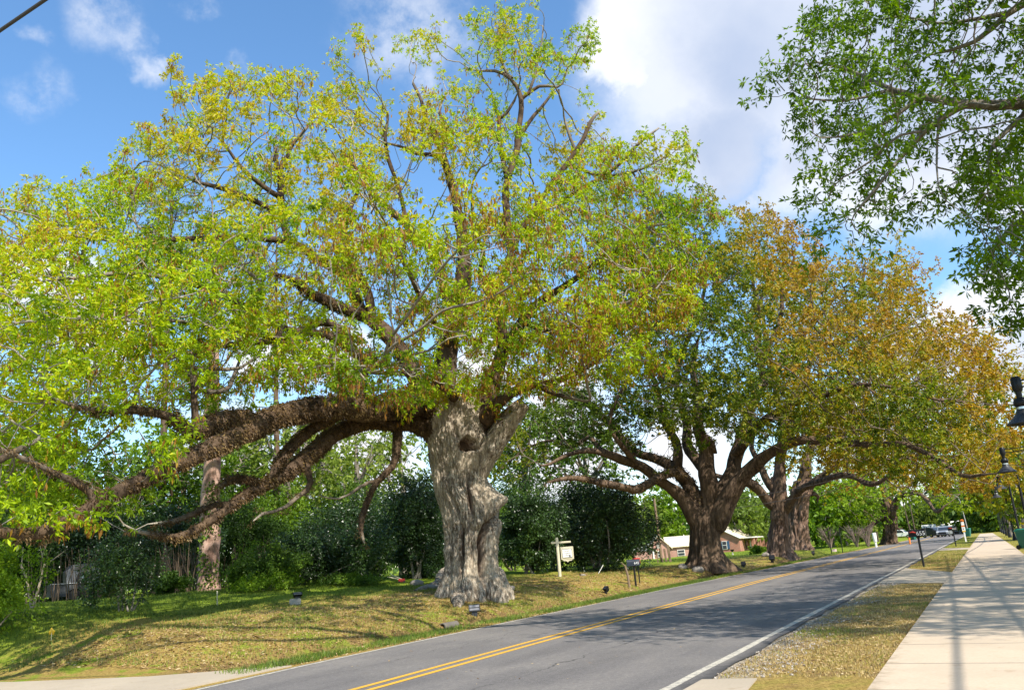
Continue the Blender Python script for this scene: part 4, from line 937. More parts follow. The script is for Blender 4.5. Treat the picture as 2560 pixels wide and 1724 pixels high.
    def dens(x, y):
        d = .8 + 0 * x
        d = d * smooth(vnoise(np.stack([x / 60, y / 42, x * 0 + 8], -1)), -.7, -.1)
        for hx, hy, ax, ay in holes: d = d * (1 - .9 * np.exp(-(((x - hx) / ax) ** 2 + ((y - hy) / ay) ** 2)))
        return d
    def along(x):   # the crown reaches over the road towards the viewer on its right
        return 49
    att = np.concatenate([crown_points(poly, 47.5, 9, 760, 12, .75, dens, .5, -.1), crown_points([(1560, 1060), (1620, 960), (1700, 940), (1850, 960), (2000, 1000), (2150, 980), (2350, 960), (2470, 1040), (2480, 1190), (2400, 1205), (2330, 1185), (2200, 1150), (2000, 1115), (1850, 1085), (1700, 1060), (1620, 1080)], 44.5, 6, 480, 9, .8, None, .5)])
    att2 = crown_points([(1200, 1090), (1260, 1040), (1330, 1010), (1400, 1000), (1420, 1100), (1380, 1180), (1300, 1220), (1230, 1200)], 48, 3, 60, 8, .6, None, .55)
    sk.grow(np.concatenate([att, att2]), .48, .7, 6.0, 80, .42, .02)
    sk.finish(.013, 2.3); V, F, Ra = tube_mesh(sk, .12)
    raw_mesh("branches", V, F, None, BARK_DARK, root, vattrs={'rad': Ra}, smooth_sh=True)
    def tint(pos):
        c, r_ = px_of(pos); n = fbm(pos * .28, 3)
        t = .24 + .30 * smooth(c, 1800, 2120) + .34 * smooth(r_, 760, 560) * smooth(c, 1700, 1850) - .10 * smooth(c, 1700, 1500) * (r_ > 900)
        return np.clip(t + .34 * n + rng.normal(0, .06, len(n)), .02, .92)
    leaf_cloud(sk, LEAF_LIVE, root, 9, (5, 8), (.12, .21), tint, .42, 2, .20)
    fern_on(sk, root)
    print("tree2", len(sk.P), round(time.time() - T00, 1))
build_tree2()

def build_tree3():
    root = empty("oak_tree", T3, "live oak with forked reddish trunk and russet crown, just past the broad one", "tree")
    big_trunk(root, [(1408, 1896, 2000), (1392, 1908, 1992), (1376, 1918, 1984), (1350, 1922, 1975), (1310, 1924, 1971), (1270, 1925, 1968), (1230, 1928, 1968), (1190, 1930, 1964)], 68, BARK_RED, 6, 2.2)
    sk = Skel()
    limbs_px(sk, [
        ([(1948, 1300, 68, 22), (1948, 1230, 68, 20), (1948, 1190, 68, 16), (1952, 1140, 68, 13), (1958, 1090, 68, 12), (1975, 1020, 68, 10), (2010, 940, 68, 9), (2050, 850, 68, 7), (2110, 780, 68, 6), (2150, 720, 68, 4), (2165, 670, 68, 3)], False),
        ([(1932, 1268, 68, 15), (1910, 1240, 67.6, 13), (1880, 1212, 67, 14), (1850, 1200, 66.5, 13), (1830, 1205, 66, 10), (1800, 1190, 66, 7), (1770, 1180, 66, 5)], True, 1),
        ([(1934, 1230, 68, 12), (1915, 1195, 68, 10), (1900, 1160, 68, 9), (1880, 1120, 68, 7), (1890, 1060, 68, 5)],),
        ([(1962, 1282, 68, 12), (1989, 1236, 67, 11), (2021, 1211, 66, 10), (2054, 1198, 65, 9), (2084, 1187, 64, 9), (2134, 1187, 63, 8), (2160, 1205, 62.5, 8), (2182, 1214, 62, 7), (2212, 1196, 61.5, 5), (2235, 1180, 61, 3)],),
        ([(1960, 1090, 68, 10), (2030, 1040, 67, 8), (2120, 1000, 66, 7), (2220, 940, 65, 6), (2320, 890, 64, 5), (2400, 850, 63, 3)],),
        ([(2050, 860, 68, 6), (2120, 850, 68, 5), (2200, 800, 68, 4), (2250, 740, 68, 3)],),
        ([(1960, 1080, 68, 9), (1940, 960, 69, 8), (1920, 860, 69, 6), (1900, 740, 69, 4)],),
    ])
    poly = [(1890, 660), (1960, 620), (2050, 690), (2100, 670), (2165, 628), (2240, 640), (2290, 690), (2312, 745), (2260, 790), (2330, 800), (2400, 820), (2470, 830), (2500, 900), (2515, 1000), (2510, 1090), (2480, 1150), (2350, 1190), (2200, 1180), (2060, 1140), (1960, 1060), (1900, 900)]
    att = crown_points(poly, 67, 9, 680, 8, 1.0, lambda x, y: .75 - .6 * np.exp(-(((x - 2070) / 34) ** 2 + ((y - 760) / 40) ** 2)) - .4 * np.exp(-(((x - 2240) / 30) ** 2 + ((y - 770) / 20) ** 2)), .5)
    sk.grow(att, .6, .85, 8.0, 70, .42, .02); sk.finish(.016, 2.3); V, F, Ra = tube_mesh(sk, .12)
    raw_mesh("branches", V, F, None, BARK_DARK, root, vattrs={'rad': Ra}, smooth_sh=True)
    leaf_cloud(sk, LEAF_LIVE, root, 6, (4, 6), (.17, .28), lambda p: np.clip(.60 + .30 * fbm(p * .25, 3) + rng.normal(0, .06, len(p)), .1, 1), .48, 2, .3)
build_tree3()

def crown_tree(name, label, cat, base, trunk_pts, blobs, bark, leaf, att_n, per, csize, step, L, tint, rep=(3, 5), k=6, tip=.014, group=None, wr=.45, fern=False, kill=None, wire=None, flat=.6):
    """tree from world-space limbs [(x,y,z,r)...] and crown blobs (centre, radii, weight)"""
    root = empty(name, base, label, cat, group)
    sk = Skel()
    for i, rows in enumerate(trunk_pts): sk.limb(np.array(rows, float), step, i > 0, .08)
    A = []
    tot = sum(b[2] for b in blobs)
    for c, rad, w in blobs:
        m = max(1, int(att_n * w / tot)); q = unit(rng.normal(0, 1, (m, 3))) * rng.uniform(.25, 1, (m, 1)) ** .45
        cc = np.array(c) + q * np.array(rad); n = rng.poisson(per, m) + 1
        A.append(np.repeat(cc, n, 0) + rng.normal(0, 1, (n.sum(), 3)) * csize * np.array([1, 1, flat]))
    sk.grow(np.concatenate(A), step, kill or step * 1.45, step * 14, 70, .42, .03); sk.finish(tip, 2.3); V, F, Ra = tube_mesh(sk, .12)
    n0 = sk.limbs[0]
    raw_mesh("trunk", V, F, None, bark, root, vattrs={'rad': Ra}, smooth_sh=True)
    leaf_cloud(sk, leaf, root, k, rep, L, tint, wr, 2, L[1] * 1.2)
    return root, sk

# the fourth trunk, close behind the third
def build_tree4():
    root = empty("oak_tree", T4, "stout fluted live oak trunk right behind the forked one, greenish low crown", "tree")
    big_trunk(root, [(1392, 1952, 2044), (1378, 1960, 2034), (1365, 1964, 2026), (1330, 1968, 2020), (1290, 1968, 2018), (1255, 1972, 2024), (1225, 1975, 2034), (1200, 1985, 2030)], 86, BARK_RED, 8, 4.0)
    sk = Skel()
    limbs_px(sk, [([(2000, 1290, 86, 22), (2004, 1240, 86, 22), (2010, 1200, 86, 17), (2015, 1150, 86, 13), (2030, 1100, 86, 9), (2020, 1030, 86, 6)], False),
                  ([(2015, 1225, 86, 12), (2050, 1190, 85, 9), (2100, 1160, 84, 7), (2150, 1150, 83, 5), (2210, 1160, 82, 3)],),
                  ([(2022, 1240, 86, 8), (2040, 1228, 86, 6), (2048, 1240, 86, 5), (2044, 1255, 86, 2)],)])
    sk.grow(crown_points([(1930, 1180), (1960, 1080), (2060, 1020), (2180, 1040), (2280, 1100), (2330, 1180), (2260, 1215), (2150, 1190), (2080, 1170), (2020, 1165)], 85, 7, 130, 7, 1.1, None, .5), .8, 1.2, 9, 60, .42)
    sk.finish(.02, 2.3); V, F, Ra = tube_mesh(sk, .12); raw_mesh("branches", V, F, None, BARK_DARK, root, vattrs={'rad': Ra}, smooth_sh=True)
    leaf_cloud(sk, LEAF_LIVE, root, 6, (4, 6), (.22, .36), lambda p: np.clip(.42 + .25 * fbm(p * .2, 3), 0, .9), .48, 2, .4)
build_tree4()

def build_tree5():
    B = G(2222, 1354); D = 118.0; B = np.array(on_ground(2222, D))
    root = empty("oak_tree", B, "distant leaning oak beside the road, dark double trunk under a bright yellow-green crown", "tree")
    big_trunk(root, [(1365, 2192, 2250), (1356, 2203, 2242), (1345, 2208, 2240), (1320, 2209, 2240), (1295, 2206, 2240), (1270, 2203, 2240), (1255, 2203, 2236)], D, BARK_DARK, 6, 3.0, y_flare=20)
    sk = Skel()
    limbs_px(sk, [([(2222, 1300, D, 14), (2220, 1262, D, 14), (2214, 1235, D, 9), (2205, 1205, D, 6), (2195, 1180, D, 4)], False),
                  ([(2234, 1275, D, 9), (2242, 1250, D, 8), (2262, 1236, D - 2, 6), (2290, 1232, D - 4, 5), (2320, 1250, D - 6, 5), (2335, 1276, D - 7, 4), (2350, 1276, D - 8, 4), (2358, 1262, D - 8, 2)],),
                  ([(2236, 1262, D, 7), (2250, 1235, D, 6), (2275, 1210, D, 5), (2320, 1190, D, 3)],),
                  ([(2207, 1290, D, 7), (2190, 1305, D, 5), (2170, 1318, D, 5), (2152, 1332, D, 3)],),
                  ([(2236, 1315, D, 5), (2250, 1328, D, 3), (2256, 1318, D, 2)],)])
    poly = [(2090, 1250), (2110, 1200), (2150, 1160), (2230, 1140), (2330, 1130), (2420, 1150), (2476, 1180), (2486, 1230), (2470, 1262), (2420, 1260), (2380, 1268), (2330, 1240), (2290, 1225), (2240, 1255), (2180, 1280), (2150, 1310), (2110, 1300)]
    sk.grow(crown_points(poly, D, 9, 330, 8, 1.3, None, .5), 1.0, 1.5, 12, 50, .42); sk.finish(.025, 2.3); V, F, Ra = tube_mesh(sk, .12)
    raw_mesh("branches", V, F, None, BARK_DARK, root, vattrs={'rad': Ra}, smooth_sh=True)
    def tint(p): c, r_ = px_of(p); return np.clip(.66 + .30 * fbm(p * .15, 3) + .2 * smooth(c, 2250, 2400), 0, 1)
    leaf_cloud(sk, LEAF_LIME, root, 6, (5, 7), (.26, .44), tint, .5, 2, .5)
build_tree5()

def build_right_tree():
    s0, u0 = 19.5, 10.5; x, y = XY(s0, u0); B = np.array([x, y, gz(x, y)])
    root = empty("oak_tree", B, "overhanging oak with narrow dark green leaves, its branches coming in from the upper right", "tree")
    sk = Skel()
    def w(rows, attach=True): sk.limb(np.array(rows, float), .3, attach, .06)
    w([(x, y, -.1, .62), (x - .1, y, 1.2, .46), (x - .2, y + .2, 3.5, .42), (x - .3, y + .4, 6.0, .38), (x - .2, y + .6, 9, .26), (x, y + .5, 12, .16), (x + .4, y, 14.5, .08)], False)
    def L(st, rows): w([tuple(st)] + [tuple(P(a, b, d)) + (r_ * d / FPX,) for a, b, d, r_ in rows])
    L((x - .3, y + .5, 7.0, .26), [(2760, 300, 17.5, 17), (2640, 262, 16.5, 15), (2560, 250, 16, 14), (2489, 262, 15.7, 12), (2407, 262, 15.5, 11), (2350, 252, 15.5, 9), (2297, 243, 15.5, 8), (2226, 222, 15.6, 7), (2160, 188, 15.8, 5), (2090, 165, 16, 3.5), (2010, 150, 16.2, 2)])
    def B_(rows): w([tuple(P(a, b, d)) + (r_ * d / FPX,) for a, b, d, r_ in rows])
    B_([(2226, 222, 15.6, 5), (2170, 245, 15.4, 4), (2105, 258, 15.2, 3.5), (2030, 255, 15.1, 2.5), (1960, 225, 15, 1.5)])
    B_([(2407, 264, 15.5, 8), (2352, 297, 15.3, 7), (2308, 330, 15.1, 6), (2270, 385, 15, 5), (2215, 440, 14.9, 4), (2171, 495, 14.8, 3), (2120, 545, 14.8, 1.5)])
    B_([(2297, 246, 15.5, 6), (2242, 291, 15.3, 5), (2160, 335, 15.1, 4), (2090, 345, 15, 2.5), (2040, 355, 15, 1.5)])
    B_([(2308, 330, 15.1, 4), (2240, 330, 15, 3.5), (2190, 400, 14.9, 3), (2140, 430, 14.8, 2)])
    B_([(2350, 297, 15.3, 4), (2340, 350, 15.2, 3), (2352, 420, 15.1, 2.5), (2345, 480, 15, 1.5)])
    B_([(2560, 255, 16, 8), (2580, 290, 16.2, 8), (2517, 313, 16, 6), (2480, 350, 15.9, 5), (2450, 420, 15.8, 3)])
    L((x - .3, y + .4, 9.0, .18), [(2760, 60, 18, 12), (2640, -10, 17, 10), (2560, 5, 16.6, 8), (2517, 33, 16.4, 7), (2435, 104, 16.2, 5), (2380, 120, 16.1, 4), (2310, 130, 16, 2)])
    B_([(2517, 33, 16.4, 6), (2430, 50, 16.3, 4.5), (2340, 62, 16.2, 3.5), (2260, 30, 16.2, 3), (2180, 45, 16.2, 2)])
    L((x - .3, y + .3, 5.5, .24), [(2740, 600, 19, 12), (2640, 560, 18.5, 10), (2560, 540, 18.2, 8), (2500, 600, 18, 5), (2460, 660, 18, 3)])
    w([(x - .2, y, 6.0, .22), (x + 2, y - 2, 7.6, .18), (x + 3.6, y - 3.6, 9, .12), (x + 5, y - 5.5, 9.6, .07)])
    w([(x - .2, y, 6.5, .22), (x - 2, y - 2.6, 8.0, .18), (x - 3.6, y - 5, 9, .12), (x - 4.5, y - 7, 9.6, .07)])
    w([(x - .2, y, 7.5, .2), (x + 2.5, y + 2, 9, .16), (x + 5, y + 4, 10, .10)])
    w([(x - .2, y, 8.5, .2), (x - 3, y - .5, 10.4, .14), (x - 6, y - 1.5, 11.2, .08)])
    # unseen limbs added above the frame to cast limb shade on the far bank
    hi = []
    for rows in ([(x - .2, y + .5, 8.5, .24), (13, 11.5, 12.2, .20), (8, 10.8, 13.6, .17), (3.5, 10.4, 14.0, .14), (-.5, 10.4, 14.2, .10), (-4.5, 10.8, 14.2, .05)], [(6.5, 10.7, 13.8, .13), (4, 12.5, 15.4, .10), (1, 14, 16.6, .07), (-2, 15, 17.6, .04)], [(3.5, 10.4, 14.0, .10), (1, 8.6, 13.8, .08), (-2.5, 7.6, 13.6, .05)], [(0, 10.4, 14.2, .08), (-2.4, 9.4, 15, .06), (-5.5, 9.2, 15.2, .03)]):
        w(rows); c_ = np.array(rows)[1:, :3]
        for q in c_[1:]: hi.append(np.repeat(q[None] + rng.normal(0, .9, (7, 3)) * [1, 1, .4] + [0, 0, .3], 7, 0) + rng.normal(0, .3, (49, 3)))
    hi = np.concatenate(hi); hi = hi[hi[:, 2] > 2.2 + .80 * np.hypot(hi[:, 0], hi[:, 1])]
    poly = [(1925, 190), (1950, 150), (2000, 85), (2060, 25), (2100, -60), (2700, -60), (2700, 760), (2560, 800), (2475, 770), (2500, 720), (2440, 690), (2450, 640), (2530, 600), (2520, 540), (2440, 520), (2430, 480), (2470, 400), (2440, 330), (2400, 330), (2390, 420), (2380, 500), (2320, 490), (2260, 480), (2250, 530), (2150, 590), (2080, 600), (2050, 560), (2110, 520), (2000, 510), (2040, 470), (2100, 440), (2030, 420), (2020, 375), (2050, 350), (2000, 300), (1960, 250)]
    holes = [(2300, 190, 60, 30), (2360, 90, 50, 24), (2460, 190, 70, 40), (2180, 280, 40, 22), (2250, 400, 30, 30), (2100, 400, 40, 22), (2420, 380, 60, 60), (2480, 300, 60, 20), (2200, 130, 40, 20), (2130, 60, 30, 20), (2220, 90, 40, 20), (2060, 310, 40, 16), (2330, 400, 30, 40)]
    def dens(a, b_):
        d = (.50 + .35 * smooth(a, 2440, 2540) * (b_ > 380)) * smooth(vnoise(np.stack([a / 60, b_ / 45, a * 0], -1)), -.5, .1)
        for hx, hy, ax, ay in holes: d = d * (1 - .95 * np.exp(-(((a - hx) / ax) ** 2 + ((b_ - hy) / ay) ** 2)))
        return d
    att = crown_points(poly, 15.6, 1.7, 230, 14, .32, dens, .6)
    dk = crown_points([(2520, 330), (2700, 300), (2700, 720), (2570, 700), (2530, 640), (2470, 560), (2440, 520), (2480, 450)], 17.6, 1.6, 80, 12, .4, None, .6)
    # unseen rest of its crown, shaped to stripe the walk and the road with shade
    m = 900; q = np.column_stack([rng.uniform(9.8, 33, m), rng.uniform(2.0, 14, m), rng.uniform(9.5, 13.5, m)]); pq = XY(q[:, 0], q[:, 1]); A2 = np.column_stack([pq, q[:, 2]])
    A2 = A2[fbm(A2 * np.array([.30, .30, .3]) + 4, 2) > -.38]; A2 = np.repeat(A2, 6, 0) + rng.normal(0, .42, (len(A2) * 6, 3))
    cc, rr = px_of(A2); zf = (A2 - [0, 0, CAM_H]) @ Fv
    A2 = A2[~((cc < 2620) & (cc > -200) & (zf > 0) & (rr > -120) & (rr < 1800))]
    sk.grow(np.concatenate([att, dk, A2, hi]), .26, .36, 4.0, 110, .42, .0); sk.finish(.0075, 2.3); V, F, Ra = tube_mesh(sk, .10)
    raw_mesh("trunk", V, F, None, BARK_GREY, root, vattrs={'rad': Ra}, smooth_sh=True)
    def tint(p): return np.clip(.42 + .32 * fbm(p * .5, 3), 0, 1)
    leaf_cloud(sk, LEAF_RIGHT, root, 7, (4, 6), (.085, .15), tint, .32, 2, .12, spread=.9, droop=.05)
    n2 = np.repeat(A2, 3, 0) + rng.normal(0, .3, (len(A2) * 3, 3)); V2, F2 = leaf_quads(n2, rng.normal(0, 1, n2.shape), rng.uniform(.16, .30, len(n2)), .45)  # extra large leaves added out of view to thicken the cast shade
    raw_mesh("foliage", V2, F2, None, LEAF_RIGHT, root, attrs={'tint': np.clip(rng.normal(.5, .2, len(n2)), 0, 1)})
    print("right", len(A2), len(sk.P), round(time.time() - T00, 1))
build_right_tree()

# ---- shrubs and background trees
def bush(name, label, px0, px1, ytop, d, mat, n, L, ybase=None, stems=6, depth=None, tint0=.45, tv=.3, shape=1.0, bare=0.0, group=None, cat="shrub", wr=.5, droop=.15, lean=0.0):
    cx = (px0 + px1) / 2; B = on_ground(cx, d); hz = 1311 + (2456 - cx) * .0752
    base_row = H0 / 2 - 0; w = (px1 - px0) / 2 * d / FPX * 1.12; top = P(cx, ytop, d)[2]; h = top - B[2]; dep = depth or w * .9
    root = empty(name, B, label, cat, group)
    n = int(n * 1.9); nc = max(10, int(22 * shape)); cl = []
    for i in range(nc):
        q = unit(rng.normal(0, 1, 3)); r_ = rng.uniform(.2, .84)
        hh = bare + (1 - bare) * (.46 + q[2] * r_ * .50)
        taper = 1.0 if hh < .66 else 1 - (hh - .66) * .7
        cl.append((B + np.array([q[0] * r_ * w * taper, q[1] * r_ * dep * taper, hh * h]), rng.uniform(.26, .46)))
    C = np.array([c for c, _ in cl]); Rr = np.array([r_ for _, r_ in cl]); pick = rng.integers(0, nc, n)
    q = unit(rng.normal(0, 1, (n, 3))) * rng.uniform(.35, 1.12, (n, 1)) ** .5
    pos = C[pick] + q * (Rr[pick, None] * np.array([w, dep, h * .62]))
    pos += fbm(pos[:, :, None].repeat(3, 2)[:, :, 0] * 2.2, 2)[:, None] * .12 * min(w, 2)
    pos[:, 2] = np.maximum(pos[:, 2], B[2] + bare * h * .6 + rng.uniform(.02, .2, n))
    k = vnoise(pos * (1.6 / max(.3, w / 2))) > -.42; pos = pos[k]
    dr = unit(q[k] + rng.normal(0, .7, pos.shape)); dr[:, 2] -= droop
    V, F = leaf_quads(pos, dr, rng.uniform(L[0], L[1], len(pos)), wr)
    t = np.clip(tint0 + tv * fbm(pos * (1.2 / max(.4, w / 2)), 3) + rng.normal(0, .14, len(pos)), 0, 1)
    raw_mesh("foliage", V, F, None, mat, root, attrs={'tint': t})
    m = MB()
    for i in range(stems):
        e = C[rng.integers(0, nc)]; a = rng.uniform(0, 6.28); b0 = np.array([math.cos(a), math.sin(a), 0]) * w * .12
        mid = B + b0 + (e - B) * .5 + rng.normal(0, .08, 3) * w
        c = catmull(np.array([B + b0 - [0, 0, .1], mid, e]), .25) - B; m.tube(c, list(np.linspace(.035, .012, len(c)) * max(.6, min(2.5, h / 2.5))), 6)
    m.build("stems", STEM_M if mat not in (LEAF_DARK,) else BARK_GREY, root)
    return root

bush("lime_shrub", "bright lime green shrub cut off by the left edge of the photo", -130, 66, 1345, 26, LEAF_LIME, 9000, (.06, .11), tint0=.5)
bush("holly_sapling", "small dark holly sapling with a bare pale stem on the lawn", 225, 405, 1322, 27.5, LEAF_DARK, 7500, (.05, .095), stems=5, bare=.12, shape=1.2, tint0=.55)
bush("azalea_shrub", "leafy mid green azalea right of the ivy-clad trunk", 560, 770, 1345, 36, LEAF_MID, 13000, (.07, .12), tint0=.45)
bush("camellia_shrub", "rounded dark camellia between the azalea and the great oak", 690, 960, 1285, 38, LEAF_DARK, 20000, (.08, .14), tint0=.5)
bush("camellia_shrub", "tall glossy camellia touching the left side of the great oak trunk", 945, 1135, 1180, 41, LEAF_DARK, 20000, (.09, .15), tint0=.5)
bush("camellia_shrub", "dark camellia between the great oak trunk and the hanging sign", 1225, 1420, 1195, 44, LEAF_DARK, 22000, (.09, .15), tint0=.55)
bush("camellia_shrub", "widest dark camellia, behind and right of the hanging sign", 1370, 1640, 1175, 49, LEAF_DARK, 30000, (.10, .17), tint0=.48, shape=1.6)
bush("azalea_shrub", "low straggly azalea under the far end of the lowest ferny limb", 395, 470, 1420, 37, LEAF_MID, 3000, (.07, .12), tint0=.3)
bush("evergreen_shrub", "dark evergreen filling the gap left of the ivy-clad trunk", 330, 520, 1240, 46, LEAF_DARK, 16000, (.10, .17), tint0=.42)
bush("evergreen_shrub", "dark evergreen behind the parked trailer at far left", 60, 340, 1215, 47, LEAF_DARK, 20000, (.10, .18), tint0=.40, shape=1.4)
bush("evergreen_shrub", "shady evergreen at the far left behind the lime shrub", -160, 90, 1230, 44, LEAF_MID, 16000, (.10, .17), tint0=.2)
bush("evergreen_shrub", "dull green evergreen behind the azalea", 470, 720, 1240, 50, LEAF_MID, 16000, (.11, .18), tint0=.22)
bush("evergreen_shrub", "dark evergreen hedge mass behind the two camellias left of the great oak", 740, 1010, 1225, 52, LEAF_DARK, 17000, (.12, .19), tint0=.42)
bush("evergreen_shrub", "evergreen right behind the great oak trunk, above the hand cart", 980, 1180, 1235, 53, LEAF_DARK, 14000, (.12, .19), tint0=.4)
bush("evergreen_shrub", "evergreen joining the two camellias right of the great oak", 1270, 1500, 1235, 54, LEAF_DARK, 18000, (.12, .19), tint0=.42)
bush("groundcover_shrub", "low leafy plants along the foot of the azalea", 590, 760, 1432, 34.5, LEAF_LIME, 2600, (.06, .10), tint0=.3, stems=2)
bush("groundcover_shrub", "low green plants under the camellia left of the great oak", 780, 960, 1432, 36.5, LEAF_MID, 2600, (.06, .11), tint0=.6, stems=2)
for i, (a_, b_, t_, d_, m_, t0_, lb_) in enumerate(((-160, 130, 1130, 62, LEAF_MID, .45, "tall mid green thicket shrub at the far left, behind the lime shrub"), (100, 360, 1120, 60, LEAF_DARK, .6, "tall dark thicket shrub above the parked trailer"), (320, 600, 1130, 62, LEAF_MID, .5, "tall leafy thicket shrub right behind the ivy-clad trunk"),
        (560, 800, 1175, 60, LEAF_LIME, .2, "bright thicket shrub behind the azalea, under the hanging limb"), (770, 1000, 1190, 62, LEAF_MID, .55, "mid green thicket shrub in the gap left of the tall camellia"), (960, 1190, 1170, 64, LEAF_DARK, .6, "dark thicket shrub hidden by the great oak's trunk"), (1180, 1400, 1150, 64, LEAF_MID, .5, "leafy thicket shrub behind the camellia next to the sign"), (1360, 1600, 1180, 66, LEAF_MID, .4, "green thicket shrub peeping over the widest camellia"))):
    bush("thicket_shrub", lb_, a_, b_, t_, d_, m_, 15000, (.13, .22), tint0=t0_, shape=1.3, group="tall thicket behind the lawn")
bush("hedge_shrub", "low sunlit shrub in front of the brick house porch", 1868, 1908, 1362, 92, LEAF_LIME, 900, (.14, .24), tint0=.3, stems=3)

def bg_tree(label, px, d, ytop, wpx, leaf, bark, ycrown, name="tree", n_att=70, per=5, L=None, tint0=.45, tv=.3, rep=(2, 3), group="trees in the background", trunk_r=None, lean=0.0, cat="tree", k=6):
    B = on_ground(px, d); T = P(px, ytop, d); h = T[2] - B[2]; w = wpx / 2 * d / FPX; zc0 = P(px, ycrown, d)[2]
    r0 = trunk_r or .018 * h + .08; st = max(.4, h / 26); ch = (T[2] - zc0) / 2; zc = zc0 + ch
    j = lambda s: rng.normal(0, s)
    tp = [[(B[0], B[1], B[2] - .2, r0 * 1.4), (B[0] + j(.1), B[1], B[2] + h * .12, r0), (B[0] + j(.3) + lean * h * .3, B[1] + j(.3), B[2] + h * .45, r0 * .7), (B[0] + j(.4) + lean * h * .6, B[1] + j(.4), B[2] + h * .8, r0 * .3)]]
    for i in range(6):
        a = i * 1.05 + rng.uniform(-.4, .4); z0 = B[2] + h * rng.uniform(.28, .6); e = rng.uniform(.45, .75)
        tp.append([(B[0], B[1], z0, r0 * .45), (B[0] + math.cos(a) * w * e * .5, B[1] + math.sin(a) * w * e * .5, z0 + ch * .4, r0 * .3), (B[0] + math.cos(a) * w * e, B[1] + math.sin(a) * w * e, min(T[2], z0 + ch * .9), r0 * .14)])
    bl = [((B[0] + lean * h * .5, B[1], zc), (w * .75, w * .75, ch * .8), 1.0)]
    for i in range(7):
        a = rng.uniform(0, 6.28); rr = rng.uniform(.3, .72); bl.append(((B[0] + lean * h * .5 + math.cos(a) * w * rr, B[1] + math.sin(a) * w * rr, zc + rng.uniform(-.7, .7) * ch), (w * .34, w * .34, ch * .26), .3))
    L = L or (.0042 * d, .0075 * d)
    return crown_tree(name, label, cat, B, tp, bl, bark, leaf, n_att, per, w * .10 + .15, st, L, lambda p: np.clip(tint0 + tv * fbm(p * (.9 / max(1, w * .4)), 3), 0, 1), rep, k, .012 + d * .00018, group)

BG = [
    ("tall pale-leaved tree seen under the long arching limb", 700, 62, 985, 330, LEAF_AIRY, BARK_GREY, 1340, 150, .5),
    ("slim airy spring tree left of the great oak's trunk", 880, 66, 1000, 300, LEAF_AIRY, BARK_GREY, 1320, 130, .55),
    ("loose young tree peeping past the great oak's left flank", 1010, 72, 1030, 230, LEAF_AIRY, BARK_GREY, 1290, 60, .5),
    ("thin yellow-green tree behind the tall camellia", 800, 80, 1120, 260, LEAF_LIME, BARK_GREY, 1380, 60, .35),
    ("round green tree at far left above the trailer", 150, 50, 1040, 400, LEAF_MID, BARK_DARK, 1360, 190, .62),
    ("leafy green tree behind the ivy-clad trunk", 430, 60, 1040, 340, LEAF_LIME, BARK_DARK, 1330, 170, .30),
    ("sunny tree at the left margin behind the lowest limb tip", -60, 50, 1000, 360, LEAF_LIME, BARK_DARK, 1380, 170, .28),
    ("mid green tree standing behind the azalea", 590, 70, 1100, 260, LEAF_LIME, BARK_GREY, 1380, 110, .25),
    ("green tree right of the great oak under the forked stub", 1330, 66, 955, 300, LEAF_MID, BARK_GREY, 1270, 100, .55),
    ("lighter green tree above the widest camellia", 1480, 74, 1000, 300, LEAF_MID, BARK_GREY, 1260, 80, .5),
    ("sunny lime tree beside the leaning pole", 1690, 165, 1215, 130, LEAF_LIME, BARK_GREY, 1350, 50, .45),
    ("pale tree behind the left brick house", 1590, 160, 1225, 140, LEAF_AIRY, BARK_GREY, 1370, 45, .35),
    ("grey-green tree over the brick house roof", 1850, 150, 1235, 150, LEAF_AIRY, BARK_GREY, 1350, 45, .3),
    ("bare-topped pale tree between the brick house and the forked oak", 1900, 165, 1225, 110, LEAF_AIRY, BARK_GREY, 1340, 35, .25),
    ("bushy green tree right of the stout oak trunk", 2080, 118, 1195, 170, LEAF_LIME, BARK_GREY, 1345, 70, .35),
    ("feathery yellow-green tree with drooping boughs past the stout trunk", 2110, 128, 1170, 170, LEAF_AIRY, BARK_GREY, 1330, 70, .45),
    ("dense green tree behind the black goal posts", 2050, 150, 1240, 130, LEAF_MID, BARK_GREY, 1368, 55, .5),
    ("green tree left of the leaning distant oak", 2150, 160, 1225, 110, LEAF_MID, BARK_GREY, 1350, 50, .45),
    ("brownish far tree above the white shopfront", 2300, 215, 1275, 90, LEAF_AIRY, BARK_GREY, 1335, 40, .2),
    ("dark far pine group left of the crossing road", 2360, 235, 1240, 90, LEAF_PINE, BARK_GREY, 1315, 40, .6),
    ("grey-green tall tree at the end of the road", 2405, 225, 1225, 90, LEAF_PINE, BARK_GREY, 1310, 45, .75),
    ("shady tree behind the far green bin", 2440, 205, 1245, 80, LEAF_MID, BARK_GREY, 1325, 45, .5),
    ("dark tree closing the end of the sidewalk", 2482, 190, 1225, 90, LEAF_MID, BARK_GREY, 1335, 55, .45),
    ("olive tree behind the row of lamp posts", 2520, 120, 1120, 120, LEAF_LIVE, BARK_GREY, 1285, 60, .45),
    ("dark tree behind the nearest lamp post at the right edge", 2610, 90, 1050, 190, LEAF_LIVE, BARK_GREY, 1290, 70, .35),
    ("russet tree behind the hanging lamp shades", 2560, 105, 1010, 120, LEAF_LIVE, BARK_GREY, 1250, 55, .68),
]
for (lb, px, d, yt, wp, lf, bk, yc, na, t0) in BG: bg_tree(lb, px, d, yt, wp, lf, bk, yc, n_att=na, tint0=t0)

